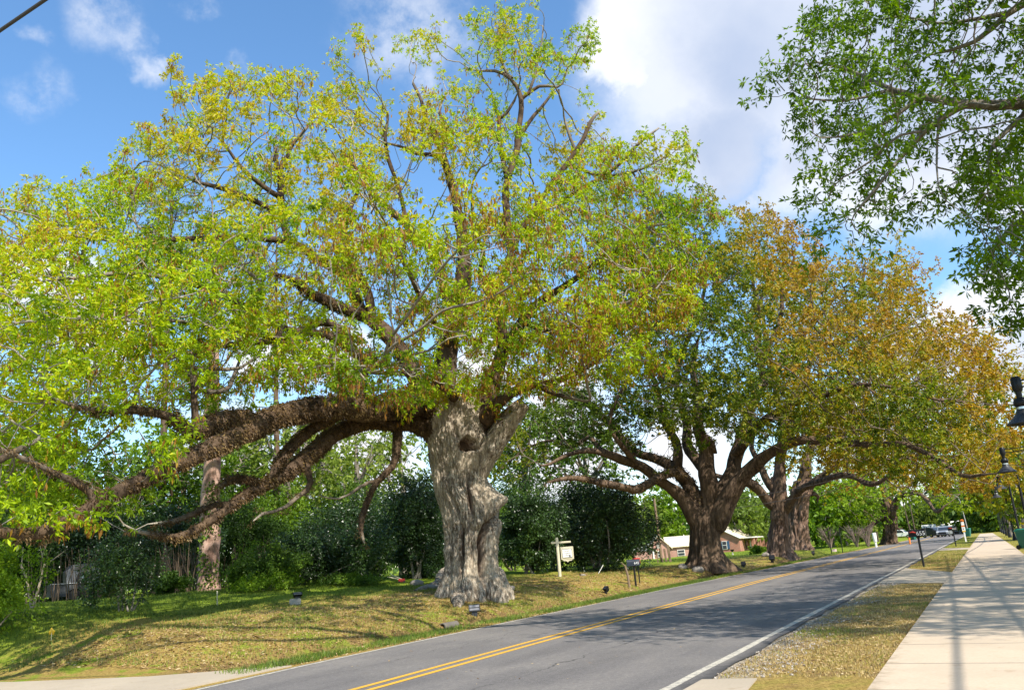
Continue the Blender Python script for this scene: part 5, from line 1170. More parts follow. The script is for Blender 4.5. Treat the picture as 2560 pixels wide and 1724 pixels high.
# far wood that closes the horizon as one mass
def far_wood():
    Vs = []; m = 26000
    px = rng.uniform(-500, 2700, m); d = rng.uniform(170, 260, m); g = np.array([P(a, 1311 + (2456 - a) * .0752, dd) for a, dd in zip(px, d)])
    hm = 9 + 5 * fbm(np.stack([px * .012, px * 0, px * 0], -1), 3)
    hm = np.where(px > 2250, hm * .45, hm)
    z = 1.2 + rng.uniform(0, 1, m) ** .8 * np.maximum(3, hm); pos = np.column_stack([g[:, :2], z])
    s_, u_ = SU(pos[:, 0], pos[:, 1]); pos = pos[(u_ < -16) | (u_ > 8)]
    V, F = leaf_quads(pos, rng.normal(0, 1, pos.shape), rng.uniform(.9, 2.0, len(pos)), .6)
    tag(raw_mesh("far_wood", V, F, None, LEAF_MID, attrs={'tint': np.clip(.35 + .3 * fbm(pos * .05, 3) + rng.normal(0, .15, len(pos)), 0, 1)}), kind='stuff')
far_wood()
def offside_oak():
    x, y = XY(37, 16.5); B = np.array([x, y, gz(x, y)])
    crown_tree("oak_tree", "tall roadside oak beyond the right edge whose shade stripes the road", "tree", B, [[(x, y, -.1, .6), (x, y, 3, .45), (x - .3, y, 8, .34), (x, y, 13, .15)], [(x, y, 6, .2), (x - 3.5, y - 2, 10, .14), (x - 6, y - 3, 12, .08)], [(x, y, 7, .2), (x + 2, y - 4, 11, .13), (x + 3, y - 6, 13, .07)], [(x, y, 7, .2), (x - 2, y + 3, 11, .13), (x - 4, y + 5, 13, .07)]],
               [((x - 1, y - 1, 13), (7.5, 7.5, 3.6), 1.0), ((x - 3, y + 1, 10.5), (4.5, 6, 2), .5), ((x, y - 5, 11), (5, 5, 2.5), .5)], BARK_GREY, LEAF_RIGHT, 480, 8, .7, .55, (.18, .30), lambda p: np.clip(.45 + .3 * fbm(p * .4, 2), 0, 1), (3, 5), 6)
offside_oak()

def pine(label, px, d, ytop, ylow, wpx, r0, trunk_mat, ivy=False, lean=0.0):
    B = on_ground(px, d); T = P(px, ytop, d); h = T[2] - B[2]; root = empty("pine_tree", B, label, "pine tree", "pines behind the great oak")
    sk = Skel(); sk.limb(np.array([(B[0], B[1], B[2] - .2, r0 * 1.25), (B[0], B[1], B[2] + 1, r0), (B[0] + lean * h * .5, B[1], B[2] + h * .5, r0 * .75), (B[0] + lean * h, B[1], T[2] - .5, r0 * .2)]), .5, False, .03)
    zl = P(px, ylow, d)[2]; w = wpx / 2 * d / FPX; A = []
    for i in range(22):
        t = (i + rng.uniform(0, 1)) / 22; z = zl + (T[2] - zl) * t; a = rng.uniform(0, 6.28); wr = w * (1 - t * .75) * rng.uniform(.6, 1); f = (z - B[2]) / h
        c0 = np.array([B[0] + lean * h * f, B[1], z]); e = c0 + np.array([math.cos(a) * wr, math.sin(a) * wr, rng.uniform(-.2, .8)])
        sk.limb(np.array([list(c0) + [r0 * .22], list((c0 + e) / 2 + [0, 0, -.2]) + [r0 * .14], list(e) + [.02]]), .5, True, .08)
        for q in range(5): A.append(e + (c0 - e) * rng.uniform(0, .5) + rng.normal(0, .35, 3) * np.array([1, 1, .5]))
    A = np.repeat(np.array(A), 4, 0) + rng.normal(0, .35, (len(A) * 4, 3)); sk.grow(A, .45, .6, 5, 20, .3); sk.finish(.02, 2.3); V, F, Ra = tube_mesh(sk, .08)
    raw_mesh("trunk", V, F, None, trunk_mat, root, vattrs={'rad': Ra + .2}, smooth_sh=True)
    leaf_cloud(sk, LEAF_PINE, root, 16, (1, 2), (.22, .40), lambda p: np.clip(.5 + .3 * fbm(p * .5, 2), 0, 1), .07, 2, .1, name="needles", spread=.9, droop=0)
    if ivy:
        n = 900; t = rng.uniform(.02, .42, n) ** 1.2; an = rng.normal(-1.3, .7, n); f = t * h
        pos = np.column_stack([B[0] + lean * f + np.cos(an) * r0 * 1.05, B[1] + np.sin(an) * r0 * 1.05, B[2] + f]); pos = pos[vnoise(pos * 1.3) > -.1]
        dr = rng.normal(0, .5, pos.shape) + np.array([0, -.5, .1]); V, F = leaf_quads(pos, dr, rng.uniform(.09, .16, len(pos)), .8)
        raw_mesh("ivy", V, F, None, LEAF_MID, root, attrs={'tint': rng.uniform(.3, .9, len(pos))})
    return root
PINK = bark_mat("pinkish_plated_pine_bark", (.22, .13, .10), (.50, .34, .28), (.3, .24, .2), furrow=(5, 5, 2.2), thin_r=.01)
pine("straight pinkish trunk with ivy leaves climbing it, behind the ferny limbs", 523, 38, 640, 900, 300, .44, PINK, True)
pine("dark pine whose needles show above the left side of the oak crown", 395, 60, 385, 640, 260, .26, BARK_DARK)
pine("dark pine glimpsed through the oak crown, right of the other pines", 690, 62, 560, 780, 240, .24, BARK_DARK)

# bare stems of the cane thicket and a few spindly plants
def thicket():
    m = MB(); 
    for i in range(190):
        px = rng.uniform(380, 500) if i < 90 else rng.uniform(60, 330) if i < 150 else rng.uniform(560, 700); d = rng.uniform(38, 42); b = on_ground(px, d); h = rng.uniform(.8, 2.3); le = rng.normal(0, .12, 2)
        m.tube([b - [0, 0, .1], b + [le[0] * .4 * h, le[1] * h, h * .5], b + [le[0] * h, le[1] * h, h]], [.022, .017, .008], 5)
        if rng.uniform() < .5: m.tube([b + [le[0] * .4 * h, le[1] * h, h * .5], b + [le[0] * h + rng.normal(0, .25), 0, h * 1.0]], [.012, .006], 4)
    o = m.build("cane_thicket", simple_mat("brown_cane_stems", (.11, .075, .048), .9, var=.4)); tag(o, kind='stuff')
thicket()
def sapling():
    b = on_ground(83, 31); root = empty("bare_sapling", b, "leafless pale sapling forking from the ground at the left lawn edge", "sapling")
    m = MB()
    for pts in ([(0, 0, -.1), (-.25, 0, .9), (-.45, 0, 1.3), (-.5, .1, 1.9)], [(0, 0, -.1), (.2, 0, .8), (.28, 0, 1.3), (.1, 0, 1.9)], [(.28, 0, 1.25), (.6, .1, 1.5), (.9, .1, 1.7)], [(-.4, 0, 1.2), (-.7, 0, 1.5)], [(.2, 0, 1.6), (.35, 0, 2.0)]): m.tube(pts, [.045, .035, .025, .01][:len(pts)] if len(pts) == 4 else list(np.linspace(.025, .008, len(pts))), 7)
    m.build("stems", STEM_M, root)
sapling()
for i, (px, lb) in enumerate(((2072, "vase-shaped bare crepe myrtle left of the black goal posts"), (2138, "pale bare crepe myrtle left of the white post"), (2165, "twiggy bare crepe myrtle nearest the white post"))):
    b = on_ground(px, 112); root = empty("crepe_myrtle", b, lb, "small tree", "bare crepe myrtles on the far lawn"); m = MB()
    for q in range(22):
        a = rng.uniform(0, 6.28); e = np.array([math.cos(a) * rng.uniform(.5, 1.4), math.sin(a) * 1.1, rng.uniform(1.7, 2.7)]); m.tube([(0, 0, -.1), tuple(e * .4 + [0, 0, .3]), tuple(e)], [.06, .04, .015], 5)
        for z in range(3): m.tube([tuple(e * .6), tuple(e * .95 + rng.normal(0, .3, 3))], [.02, .008], 4)
    m.build("stems", simple_mat("dusty_pink_twigs", (.20, .145, .12), .9, var=.3), root)
# ------------------------------------------------------------------ things along the road
BLACK = simple_mat("black_painted_metal", (.012, .012, .013), .45, .3, .3)
DKGREY = simple_mat("dark_grey_housing", (.035, .036, .040), .5, .2, .3)
LENS = simple_mat("dusty_lamp_glass", (.16, .16, .17), .25, 0, .2)
WHITE = simple_mat("white_painted_plastic", (.78, .77, .73), .5, 0, .08)
CREAM = simple_mat("weathered_cream_wood", (.50, .46, .33), .8, 0, .3, 6, .2)
WOOD = simple_mat("grey_brown_wood", (.19, .135, .085), .9, 0, .4, 5, .3)
POLEW = simple_mat("creosoted_pole_wood", (.085, .058, .04), .9, 0, .4, 4, .3)
RED = simple_mat("red_plastic", (.42, .035, .022), .45, 0, .2)
TEAL = simple_mat("green_bin_plastic", (.022, .20, .145), .45, 0, .12)
TEALD = simple_mat("dark_green_bin_plastic", (.018, .13, .095), .5, 0, .12)
RUBBER = simple_mat("black_rubber", (.015, .015, .015), .8)
ORANGE = simple_mat("orange_plastic", (.75, .20, .03), .5, 0, .15)
YELLOW = simple_mat("yellow_plastic", (.80, .48, .03), .5, 0, .1)
ROCK = simple_mat("grey_lichen_rock", (.24, .21, .18), .95, 0, .35, 7, .6)
GREYP = simple_mat("silver_car_paint", (.33, .35, .37), .3, .5, .08)
DARKP = simple_mat("dark_car_paint", (.05, .055, .065), .3, .4, .1)
GLASS = simple_mat("dark_window_glass", (.03, .04, .05), .1, 0, .1, spec=.6)
CHROME = simple_mat("bright_metal", (.6, .6, .6), .25, .9, .05)
STONE = simple_mat("grey_concrete_block", (.30, .29, .265), .9, 0, .2, 8, .3)
BLUESH = simple_mat("blue_painted_shutter", (.035, .085, .16), .6, 0, .15)
CABLE = simple_mat("weathered_cable", (.05, .045, .042), .7, 0, .2)
NAVY = simple_mat("navy_mailbox_metal", (.022, .030, .045), .45, .2, .3)
LETW = simple_mat("white_lettering", (.72, .72, .70), .6, 0, .05); LETG = simple_mat("grey_lettering", (.12, .12, .13), .7, 0, .1)
YAW = math.atan2(Dx[1], Dx[0])            # heading of the road
def lp(M, x, y, z): return M @ Vector((x, y, z))
TEXTS = []
def text(txt, size, loc, rot, mat, parent, name="lettering", align='CENTER', ext=.002):
    c = bpy.data.curves.new(name, 'FONT'); c.body = txt; c.size = size; c.align_x = align; c.align_y = 'CENTER'; c.extrude = ext
    o = bpy.data.objects.new(name, c); COL.objects.link(o); TEXTS.append((o, name, loc, rot, mat, parent))
def settle_texts():
    dg = bpy.context.evaluated_depsgraph_get(); ms = [bpy.data.meshes.new_from_object(t[0].evaluated_get(dg)) for t in TEXTS]
    for (o, name, loc, rot, mat, parent), me in zip(TEXTS, ms):
        bpy.data.objects.remove(o); me.name = name; me.materials.clear(); me.materials.append(mat)
        q = link(bpy.data.objects.new(name, me), parent); q.location = loc; q.rotation_euler = rot
def face_cam(p): return math.atan2(p[0], p[1])   # azimuth
def pix(d): return d / FPX

# hanging sign -------------------------------------------------------------
def hanging_sign():
    g = G(1400, 1441); d = math.hypot(g[0], g[1]); k = pix(d); r = empty("hanging_sign", g, "small cream sign board hanging from a wooden post in front of the dark camellias", "sign", rz=-face_cam(g))
    h = P(1393, 1343, d)[2] - g[2]
    MB().tube([(0, 0, -.2), (0, 0, h * .5), (0, 0, h - .06), (0, 0, h)], [4.2 * k, 4.0 * k, 3.9 * k, 2.0 * k], 10).build("post", CREAM, r, True)
    MB().box((9 * k, 0, h - 12 * k), (48 * k, .07, 4.5 * k), bev=.01).build("crossarm", CREAM, r)
    bx, bz = 22 * k, h - 38 * k
    MB().box((bx, 0, bz), (31 * k, .05, 30 * k), bev=.015).prism([(-13 * k, -15 * k), (-9 * k, -18 * k), (-3 * k, -18.5 * k), (0, -21.5 * k), (3 * k, -18.5 * k), (9 * k, -18 * k), (13 * k, -15 * k)], .045, Matrix.Translation((bx, 0, bz - .002))).build("board", CREAM, r)
    MB().box((bx, -.032, bz), (24 * k, .012, 21 * k)).build("panel", WHITE, r)
    fr = MB()
    for sx in (-1, 1): fr.box((bx + sx * 11.4 * k, -.043, bz), (.7 * k, .01, 19.5 * k))
    for sz in (-1, 1): fr.box((bx, -.046, bz + sz * 9.8 * k), (23 * k, .01, .7 * k))
    fr.build("frame", LETG, r)
    for sx in (-11, 12): MB().tube([(bx + sx * k, 0, h - 14 * k), (bx + sx * k, 0, bz + 14.8 * k)], .012, 6).build("hook", BLACK, r)
    for i, t in enumerate(("Small", "Organic", "Farm")): text(t, 5.4 * k, (bx + (i - 1) * .8 * k, -.041, bz + (5 - 5 * i) * k), (math.pi / 2, 0, 0), LETG, r)
    lf = MB(); lf.lathe([(.001, 0), (2.2 * k, .003), (2.6 * k, .005), (.001, .006)], (bx + 6 * k, -.039, bz - 6.5 * k), 10, (0, -1, 0)); lf.build("emblem", LETG, r)
hanging_sign()

def mailbox(label, g, rz, L, Wd, Hh, post_h, mat, num, flag=True, numsize=None, group=None, style=0, rear=False):
    r = empty("mailbox", g, label, "mailbox", group, rz)
    n = 12; pr = [(-Wd / 2, 0), (-Wd / 2, Hh * .55)] + [(-Wd / 2 * math.cos(a), Hh * .55 + Hh * .45 * math.sin(a)) for a in np.linspace(0, math.pi, n)][1:-1] + [(Wd / 2, Hh * .55), (Wd / 2, 0)]
    Mx = Matrix.Translation((0, 0, post_h)) @ Matrix.Rotation(-math.pi / 2, 4, 'Z')
    MB().prism(pr, L, Mx).build("box", mat, r)
    door = [(x * 1.05, (z - .01) * 1.04) for x, z in pr]
    MB().prism(door, .02, Matrix.Translation((-L / 2 - .011, 0, post_h)) @ Matrix.Rotation(-math.pi / 2, 4, 'Z')).box((-L / 2 - .035, 0, post_h + Hh * .85), (.02, .05, .04)).build("door", mat, r)
    MB().tube([(0, 0, -.15), (0, 0, post_h * .93), (0, 0, post_h)], [.045, .045, .10], 10).build("post", BLACK, r)
    if flag: MB().tube([(-L * .42, -Wd / 2 - .015, post_h + Hh * .62), (-L * .25, -Wd / 2 - .02, post_h + Hh * .66), (-L * .06, -Wd / 2 - .02, post_h + Hh * .52)], [.018, .034, .026], 8).build("flag", RED, r)
    if num: text(num, numsize or Hh * .5, (L * .22, -Wd / 2 - .006, post_h + Hh * .40), (math.pi / 2, 0, 0), LETW, r, "number")
    return r
RU = math.atan2(Nx[1], Nx[0])            # local x across the road, to the right
def onS(s, u, z=None): x, y = XY(s, u); return np.array([x, y, gz(x, y) if z is None else z])
mailbox("black mailbox numbered 655 with a red flag, on the verge by the driveway", onS(40.6, -2.7), RU - .12, .66, .24, .31, 1.28, BLACK, "655", numsize=.24)
mailbox("smaller black mailbox with a raised red flag farther up the right verge", onS(77.5, -2.5), RU - .12, .62, .24, .30, 1.3, BLACK, "665", numsize=.2)
g = G(1590, 1464); d = math.hypot(g[0], g[1]); k = pix(d)
mailbox("navy mailbox numbered 645 on a thin black pole beside the road bank", g, -face_cam(g) + .05, 30 * k, 11 * k, 15 * k, P(1590, 1413, d)[2] - g[2], NAVY, "645", False, 8 * k)
def news_box():
    gg = G(1604, 1460); dd = math.hypot(gg[0], gg[1]); kk = pix(dd); r = empty("newspaper_box", gg, "red newspaper box right behind the navy mailbox", "newspaper box", rz=-face_cam(gg) + .25); z = P(1604, 1408, dd)[2] - gg[2]
    MB().box((-3 * kk, .3, z + 7 * kk), (14 * kk, .42, 13 * kk), bev=.02).build("tube", RED, r); MB().box((-3 * kk, .3, z - .5 * kk), (15 * kk, .46, 2.2 * kk)).build("shelf", BLACK, r)
    MB().tube([(0, .3, -.15), (0, .3, z - kk)], .03, 8).build("post", BLACK, r)
news_box()
gg = G(1574, 1468); dd = math.hypot(gg[0], gg[1]); tag(MB().tube([tuple(gg - [0, 0, .2]), tuple(P(1570, 1440, dd)), tuple(P(1563, 1414, dd))], [.055, .05, .045], 8).tube([tuple(P(1563, 1414, dd)), tuple(P(1552, 1404, dd))], [.03, .012], 6).build("wooden_stake", WOOD), "weathered wooden stake leaning under the navy mailbox", "stake")

def floodlight(label, px, py, wpx, hpx, up=.5, rz=0.0, group="floodlights aimed up at the oaks"):
    g = G(px, py); d = math.hypot(g[0], g[1]); k = pix(d); r = empty("floodlight", g, label, "floodlight", group, -face_cam(g) + rz); w, h = wpx * k, hpx * k
    Mx = Matrix.Translation((0, 0, h * .75)) @ Matrix.Rotation(-up, 4, 'X')
    m = MB(); m.add([Mx @ Vector(p) for p in ((-w / 2, -.02, -h * .28), (w / 2, -.02, -h * .28), (w / 2, -.02, h * .45), (-w / 2, -.02, h * .45), (-w * .36, h * .6, -h * .2), (w * .36, h * .6, -h * .2), (w * .36, h * .6, h * .25), (-w * .36, h * .6, h * .25))], [(0, 1, 2, 3), (4, 7, 6, 5), (0, 4, 5, 1), (1, 5, 6, 2), (2, 6, 7, 3), (3, 7, 4, 0)]); m.build("housing", BLACK, r)
    l = MB()
    for a, b_ in ((-.20, .02), (.12, .36)): l.add([Mx @ Vector(p) for p in ((-w * .42, -.03, h * a), (w * .42, -.03, h * a), (w * .42, -.03, h * b_), (-w * .42, -.03, h * b_))], [(0, 1, 2, 3)])
    l.build("lens", DKGREY if wpx < 20 else LENS, r)
    MB().box((0, .02, h * .22), (w * .5, .03, h * .5)).tube([(0, 0, -.1), (0, 0, h * .3)], .018, 8).build("bracket", DKGREY, r)
floodlight("twin-panel black floodlight at the ditch edge in front of the great oak", 1187, 1541, 27, 22, .35)
floodlight("black floodlight tilted sideways in the ditch left of the mailboxes", 1514, 1483, 14, 15, .9, -.9)
floodlight("small black floodlight at the foot of the bank right of the broad oak", 1860, 1418, 11, 12, .6, .3)
floodlight("black floodlight just below the forked oak's roots", 1931, 1406, 13, 15, .5, -.3)
floodlight("farthest black floodlight, right of the stout oak trunk", 2034, 1388, 7, 9, .5)
floodlight("dark floodlight standing behind the concrete marker block", 744, 1496, 22, 13, .8, .2)
def birdbath():
    g = G(1832, 1386); d = math.hypot(g[0], g[1]); k = pix(d); r = empty("bird_bath", g, "dark bowl on a pale pedestal in the yard before the brick house", "bird bath")
    MB().lathe([(2.6 * k, -.1), (2.4 * k, 1 * k), (1.4 * k, 2 * k), (1.2 * k, 6 * k), (2 * k, 7 * k)], n=14).build("pedestal", STONE, r, True); MB().lathe([(1.5 * k, 7 * k), (3.4 * k, 8.5 * k), (5 * k, 12 * k), (4.6 * k, 12.2 * k), (1 * k, 9.6 * k)], n=16).build("bowl", BLACK, r, True)
birdbath()
def block():
    g = G(738, 1511); d = math.hypot(g[0], g[1]); k = pix(d)
    o = MB().box((0, 0, 5 * k), (26 * k, .3, 15 * k), bev=.03).build("concrete_marker", STONE); o.location = tuple(g); o.rotation_euler = (R(-8), 0, -face_cam(g)); tag(o, "grey concrete marker block at the top of the bank", "marker block")
block()
def stake(px, pyb, pxt, pyt, mat, w, name, label, cat, cap=None):
    g = G(px, pyb); d = math.hypot(g[0], g[1]); t = P(pxt, pyt, d); m = MB().tube([tuple(g - [0, 0, .1]), tuple(t)], w, 6)
    o = m.build(name, mat); tag(o, label, cat); return g, d, t, o
stake(543, 1512, 543, 1476, CREAM, .022, "garden_stake", "thin pale stake upright in a tuft left of the ivy-clad trunk", "stake")
stake(1493, 1433, 1508, 1411, WHITE, .018, "leaning_stake", "thin white stake leaning on the lawn between sign and mailboxes", "stake")
def flag():
    g = G(128, 1600); d = math.hypot(g[0], g[1]); k = pix(d); r = empty("marker_flag", g, "tiny yellow utility flag on a wire in the left lawn", "flag", rz=-face_cam(g))
    MB().tube([(0, 0, -.1), (0, 0, 25 * k)], .006, 5).build("wire", CREAM, r); m = MB(); m.add([(-1 * k, 0, 26 * k), (6 * k, -.03, 18 * k), (4 * k, .02, 11 * k), (-4 * k, .03, 12 * k), (-6 * k, 0, 17 * k), (-1 * k, .012, 25.6 * k), (6 * k, -.018, 17.6 * k), (4 * k, .032, 11.4 * k), (-4 * k, .042, 12.4 * k), (-6 * k, .012, 16.6 * k)], [(0, 1, 2, 3, 4), (9, 8, 7, 6, 5), (0, 5, 6, 1), (1, 6, 7, 2), (2, 7, 8, 3), (3, 8, 9, 4), (4, 9, 5, 0)]); m.build("flag", YELLOW, r)
flag()
def rock(label, px, py, rp, zs=.7, group=None):
    g = G(px, py); d = math.hypot(g[0], g[1]); r_ = rp * pix(d); bm = bmesh.new(); bmesh.ops.create_icosphere(bm, subdivisions=3, radius=1)
    for v in bm.verts:
        c = np.array(v.co); f = 1 + .28 * float(vnoise(c * 1.3 + px)) + .10 * float(vnoise(c * 4 + py)); v.co = Vector((c[0] * f * r_ * 1.25, c[1] * f * r_, c[2] * f * r_ * zs))
    me = bpy.data.meshes.new("rock"); bm.to_mesh(me); bm.free(); me.materials.append(ROCK); me.polygons.foreach_set('use_smooth', np.ones(len(me.polygons), bool)); o = link(bpy.data.objects.new("rock", me)); o.location = (g[0], g[1], g[2] + r_ * zs * .35); tag(o, label, "rock", group)
for lb, px, py, rp, zs in (("pale grey rock farthest left of the great oak's roots", 1040, 1462, 13, .75), ("low rounded grey rock between the pale rock and the great oak", 1058, 1473, 9, .6), ("long grey rock against the left root of the great oak", 1084, 1470, 15, .45), ("reddish grey rock at the right foot of the great oak", 1277, 1474, 9, .9),
                             ("mossy lump of rock at the left foot of the broad live oak", 1707, 1420, 9, .8), ("grey boulder bulging from the mound below the broad live oak", 1745, 1428, 10, .8), ("small pale rock between sign and leaning stake", 1457, 1438, 6, .5), ("grey stone under the forked oak", 1917, 1390, 8, .9)): rock(lb, px, py, rp, zs)
def culvert():
    g = G(1128, 1562); d = math.hypot(g[0], g[1]); k = pix(d); r = empty("culvert_pipe", g, "concrete culvert pipe end poking from the ditch bottom", "pipe", rz=YAW)
    m = MB(); n = 20; V = []; F = []
    for x in (-.45, .25):
        for rr in (9 * k, 7 * k): V += [(x, rr * math.cos(2 * math.pi * i / n), rr * math.sin(2 * math.pi * i / n) - .02) for i in range(n)]
    for i in range(n):
        j = (i + 1) % n; F += [(i, j, 2 * n + j, 2 * n + i), (n + i, 3 * n + i, 3 * n + j, n + j), (i, n + i, n + j, j), (2 * n + i, 2 * n + j, 3 * n + j, 3 * n + i)]
    m.add(V, F).build("pipe", simple_mat("stained_concrete", (.12,.105,.09), .95, 0, .4, 6, .4), r, True)
culvert()
def red_cart():
    g = on_ground(1000, 37); k = pix(37); r = empty("hand_cart", g, "small red hand cart with pale boards, left of the tall camellia", "cart", rz=-face_cam(g))
    MB().box((3 * k, 0, 6 * k), (16 * k, .3, 8 * k), bev=.02).build("tray", RED, r)
    for i, (a, b_) in enumerate((((0, 8), (-30, 17)), ((4, 9), (-22, 21)))): MB().tube([(a[0] * k, i * .12 - .1, a[1] * k), (b_[0] * k, i * .12 - .1, b_[1] * k)], .022, 6).build("handle", CREAM, r)
    for sx in (-3, 9): MB().lathe([(2.6 * k, -.03), (2.6 * k, .03)], (sx * k, -.2, 2.6 * k), 14, (0, 1, 0)).build("wheel", RUBBER, r)
red_cart()

# green bins ----------------------------------------------------------------
def make_bin(label, g, h, rz, group="wheeled green bins"):
    r = empty("wheeled_bin", g, label, "bin", group, rz); w = h * .56; dp = h * .62
    V = [(sx * w * a, sy * dp * b_ + o, z) for z, a, b_, o in ((.04 * h, .37, .34, .02), (.62 * h, .47, .46, 0), (.9 * h, .50, .50, 0)) for sx, sy in ((-1, -1), (1, -1), (1, 1), (-1, 1))]
    F = [(3, 2, 1, 0), (8, 9, 10, 11)] + [(q * 4 + i, q * 4 + (i + 1) % 4, q * 4 + 4 + (i + 1) % 4, q * 4 + 4 + i) for q in range(2) for i in range(4)]
    MB().add(V, F).build("body", TEALD, r); MB().box((0, 0, h * .885), (w * 1.06, dp * 1.06, h * .05), bev=.015).build("rim", TEAL, r)
    m = MB(); m.box((0, -.02, h * .955), (w * 1.08, dp * 1.08, h * .07), bev=.03).box((0, -.02, h * .995), (w * .8, dp * .8, h * .03), bev=.02); m.build("lid", TEAL, r)
    MB().tube([(-w * .4, dp * .56, h * .9), (-w * .4, dp * .66, h * .92), (w * .4, dp * .66, h * .92), (w * .4, dp * .56, h * .9)], .018, 6).build("handle", TEALD, r)
    MB().box((0, dp * .40, h * .30), (w * .72, dp * .26, h * .34), bev=.04).build("wheel_arch", TEAL, r)
    for s in (-1, 1): MB().lathe([(.03, -.035), (h * .11, -.03), (h * .11, .03), (.03, .035)], (s * w * .46, dp * .48, h * .11), 16, (1, 0, 0)).build("wheel", RUBBER, r, True)
    MB().box((-w * .1, -dp * .465, h * .72), (w * .4, .012, h * .05), tilt=(R(5), 'X')).build("sticker", LETW, r)
    return r
gb = onS(58.6, 1.85); make_bin("green wheeled bin nearest, on the right edge of the sidewalk", gb, 1.18, -face_cam(gb) + .95)
gb = onS(150, -10.6); make_bin("far green wheeled bin on the left roadside in front of the cars", gb, 1.15, .3)
gb = onS(139, -2.6); make_bin("far green wheeled bin leaning on the right verge near the sidewalk's end", gb, 1.2, .8)

# posts and signs -------------------------------------------------------------
def pipeline_marker():
    g = onS(97.3, -2.15); r = empty("pipeline_marker", g, "tall white marker post with orange and yellow bands on the right verge", "marker post", rz=RU)
    MB().box((0, 0, .5), (.14, .05, 1.2)).build("post", WHITE, r); MB().box((0, 0, 1.30), (.30, .07, .42), bev=.02).build("panel", WHITE, r); MB().box((0, 0, 1.57), (.32, .09, .12)).build("band", ORANGE, r); MB().box((0, 0, 1.04), (.30, .08, .10)).build("band", YELLOW, r)
    MB().box((0, 0, 1.82), (.28, .07, .38), bev=.02).build("panel", WHITE, r); MB().box((0, 0, 2.09), (.34, .09, .17)).lathe([(.17, 0), (.12, .05), (.02, .07)], (0, 0, 2.17), 12).build("cap", ORANGE, r); MB().box((0, -.04, 1.3), (.10, .01, .12)).build("emblem", LETG, r)
pipeline_marker()
def white_post():
    g = G(2191, 1367); d = math.hypot(g[0], g[1]); k = pix(d); r = empty("white_post", g, "thick white plastic post on the far left grass verge", "post"); h = P(2185, 1331, d)[2] - g[2]
    MB().lathe([(2.2 * k, -.1), (2.2 * k, h * .35)], n=12).build("stem", WHITE, r, True); MB().lathe([(3.0 * k, h * .35), (4.0 * k, h * .42), (4.2 * k, h * .97), (3.6 * k, h)], n=14).build("sleeve", WHITE, r, True)
white_post()
def goal():
    a = on_ground(2072, 84); b = on_ground(2100, 84); r = empty("goal_frame", a, "two thin black posts with a dark net strung between their tops", "goal frame"); b = b - a; h = P(2066, 1321, 84)[2] - a[2]
    for q in ((0, 0, 0), tuple(b)): MB().tube([(q[0], q[1], q[2] - .1), (q[0], q[1], h)], .045, 8).build("post", BLACK, r)
    m = MB()
    for i in range(7): z = h - .05 - i * .1; m.tube([(-.7, .1, z), (b[0] * .5, b[1] * .5, z - .08), (b[0] + .5, b[1], z)], .007, 4)
    for i in range(22): t = -.25 + i / 21 * 1.45; m.tube([(b[0] * t, b[1] * t, h - .03), (b[0] * t, b[1] * t, h - .70)], .006, 4)
    m.build("net", BLACK, r)
goal()
def yard_sign(label, px, d, w, h, z, mat):
    g = on_ground(px, d); r = empty("yard_sign", g, label, "sign", rz=-face_cam(g)); MB().box((0, 0, z), (w, .02, h)).build("panel", mat, r)
    for s in (-1, 1): MB().tube([(s * w * .3, .02, -.1), (s * w * .3, .02, z)], .008, 5).build("leg", BLACK, r)
yard_sign("small pale pink yard sign between the black goal posts", 2080, 80, .38, .22, .34, simple_mat("pale_pink_board", (.72, .55, .52), .7, 0, .08))
gq = on_ground(2269, 108); rq = empty("utility_marker", gq, "short orange utility marker left of the numbered mailbox", "marker post"); MB().box((0, 0, .33), (.17, .16, .75), bev=.04).build("body", ORANGE, rq); MB().lathe([(.09, 0), (.07, .1), (.02, .13)], (0, 0, .70), 12).build("cap", RED, rq)

# lamp posts -------------------------------------------------------------------
def lamp_post(g, label, rz):
    r = empty("lamp_post", g, label, "lamp post", "black lamp posts along the right of the sidewalk", rz)
    MB().tube([(0, 0, -.1), (0, 0, .5), (0, 0, 4.0), (0, 0, 4.42)], [.10, .085, .065, .06], 12).build("pole", BLACK, r, True)
    MB().lathe([(.19, -.05), (.19, .12), (.14, .3), (.11, .55), (.09, .6)], n=12).build("base", BLACK, r, True)
    a = MB()
    for z in (4.20, 4.33): a.tube([(0, 0, z), (-.92, 0, z - .015)], .016, 6)
    a.build("arm", BLACK, r)
    h = MB(); h.lathe([(.075, 4.10), (.095, 4.16), (.095, 4.36), (.07, 4.40)], (-.94, 0, 0), 12).lathe([(.05, 3.96), (.06, 4.11)], (-.94, 0, 0), 10).lathe([(.07, 3.76), (.125, 3.82), (.135, 3.90), (.09, 3.97)], (-.94, 0, 0), 14); h.build("hanger", BLACK, r, True)
    MB().lathe([(.105, 3.745), (.105, 3.79)], (-.94, 0, 0), 14).build("collar", CHROME, r, True)
    MB().lathe([(.10, 3.75), (.12, 3.68), (.19, 3.60), (.30, 3.50), (.335, 3.465), (.33, 3.45), (.27, 3.49), (.10, 3.62)], (-.94, 0, 0), 24).build("shade", DKGREY, r, True)
    return r
names = ["black lamp post beside the photographer, just outside the right edge", "nearest lamp post in view, its black bell shade cut by the right edge", "lamp post with the lower black bell shade, second in view from the right edge"] + [f"black lamp post in the sidewalk row, {o} in view counting from the nearest" for o in ("third", "fourth", "fifth", "sixth", "seventh", "eighth", "ninth", "tenth")]
proto = lamp_post(onS(1.2, 1.95), names[0], RU)
def copy_tree(o, parent=None):
    c = o.copy(); COL.objects.link(c); c.parent = parent
    for ch in list(o.children): copy_tree(ch, c)
    return c
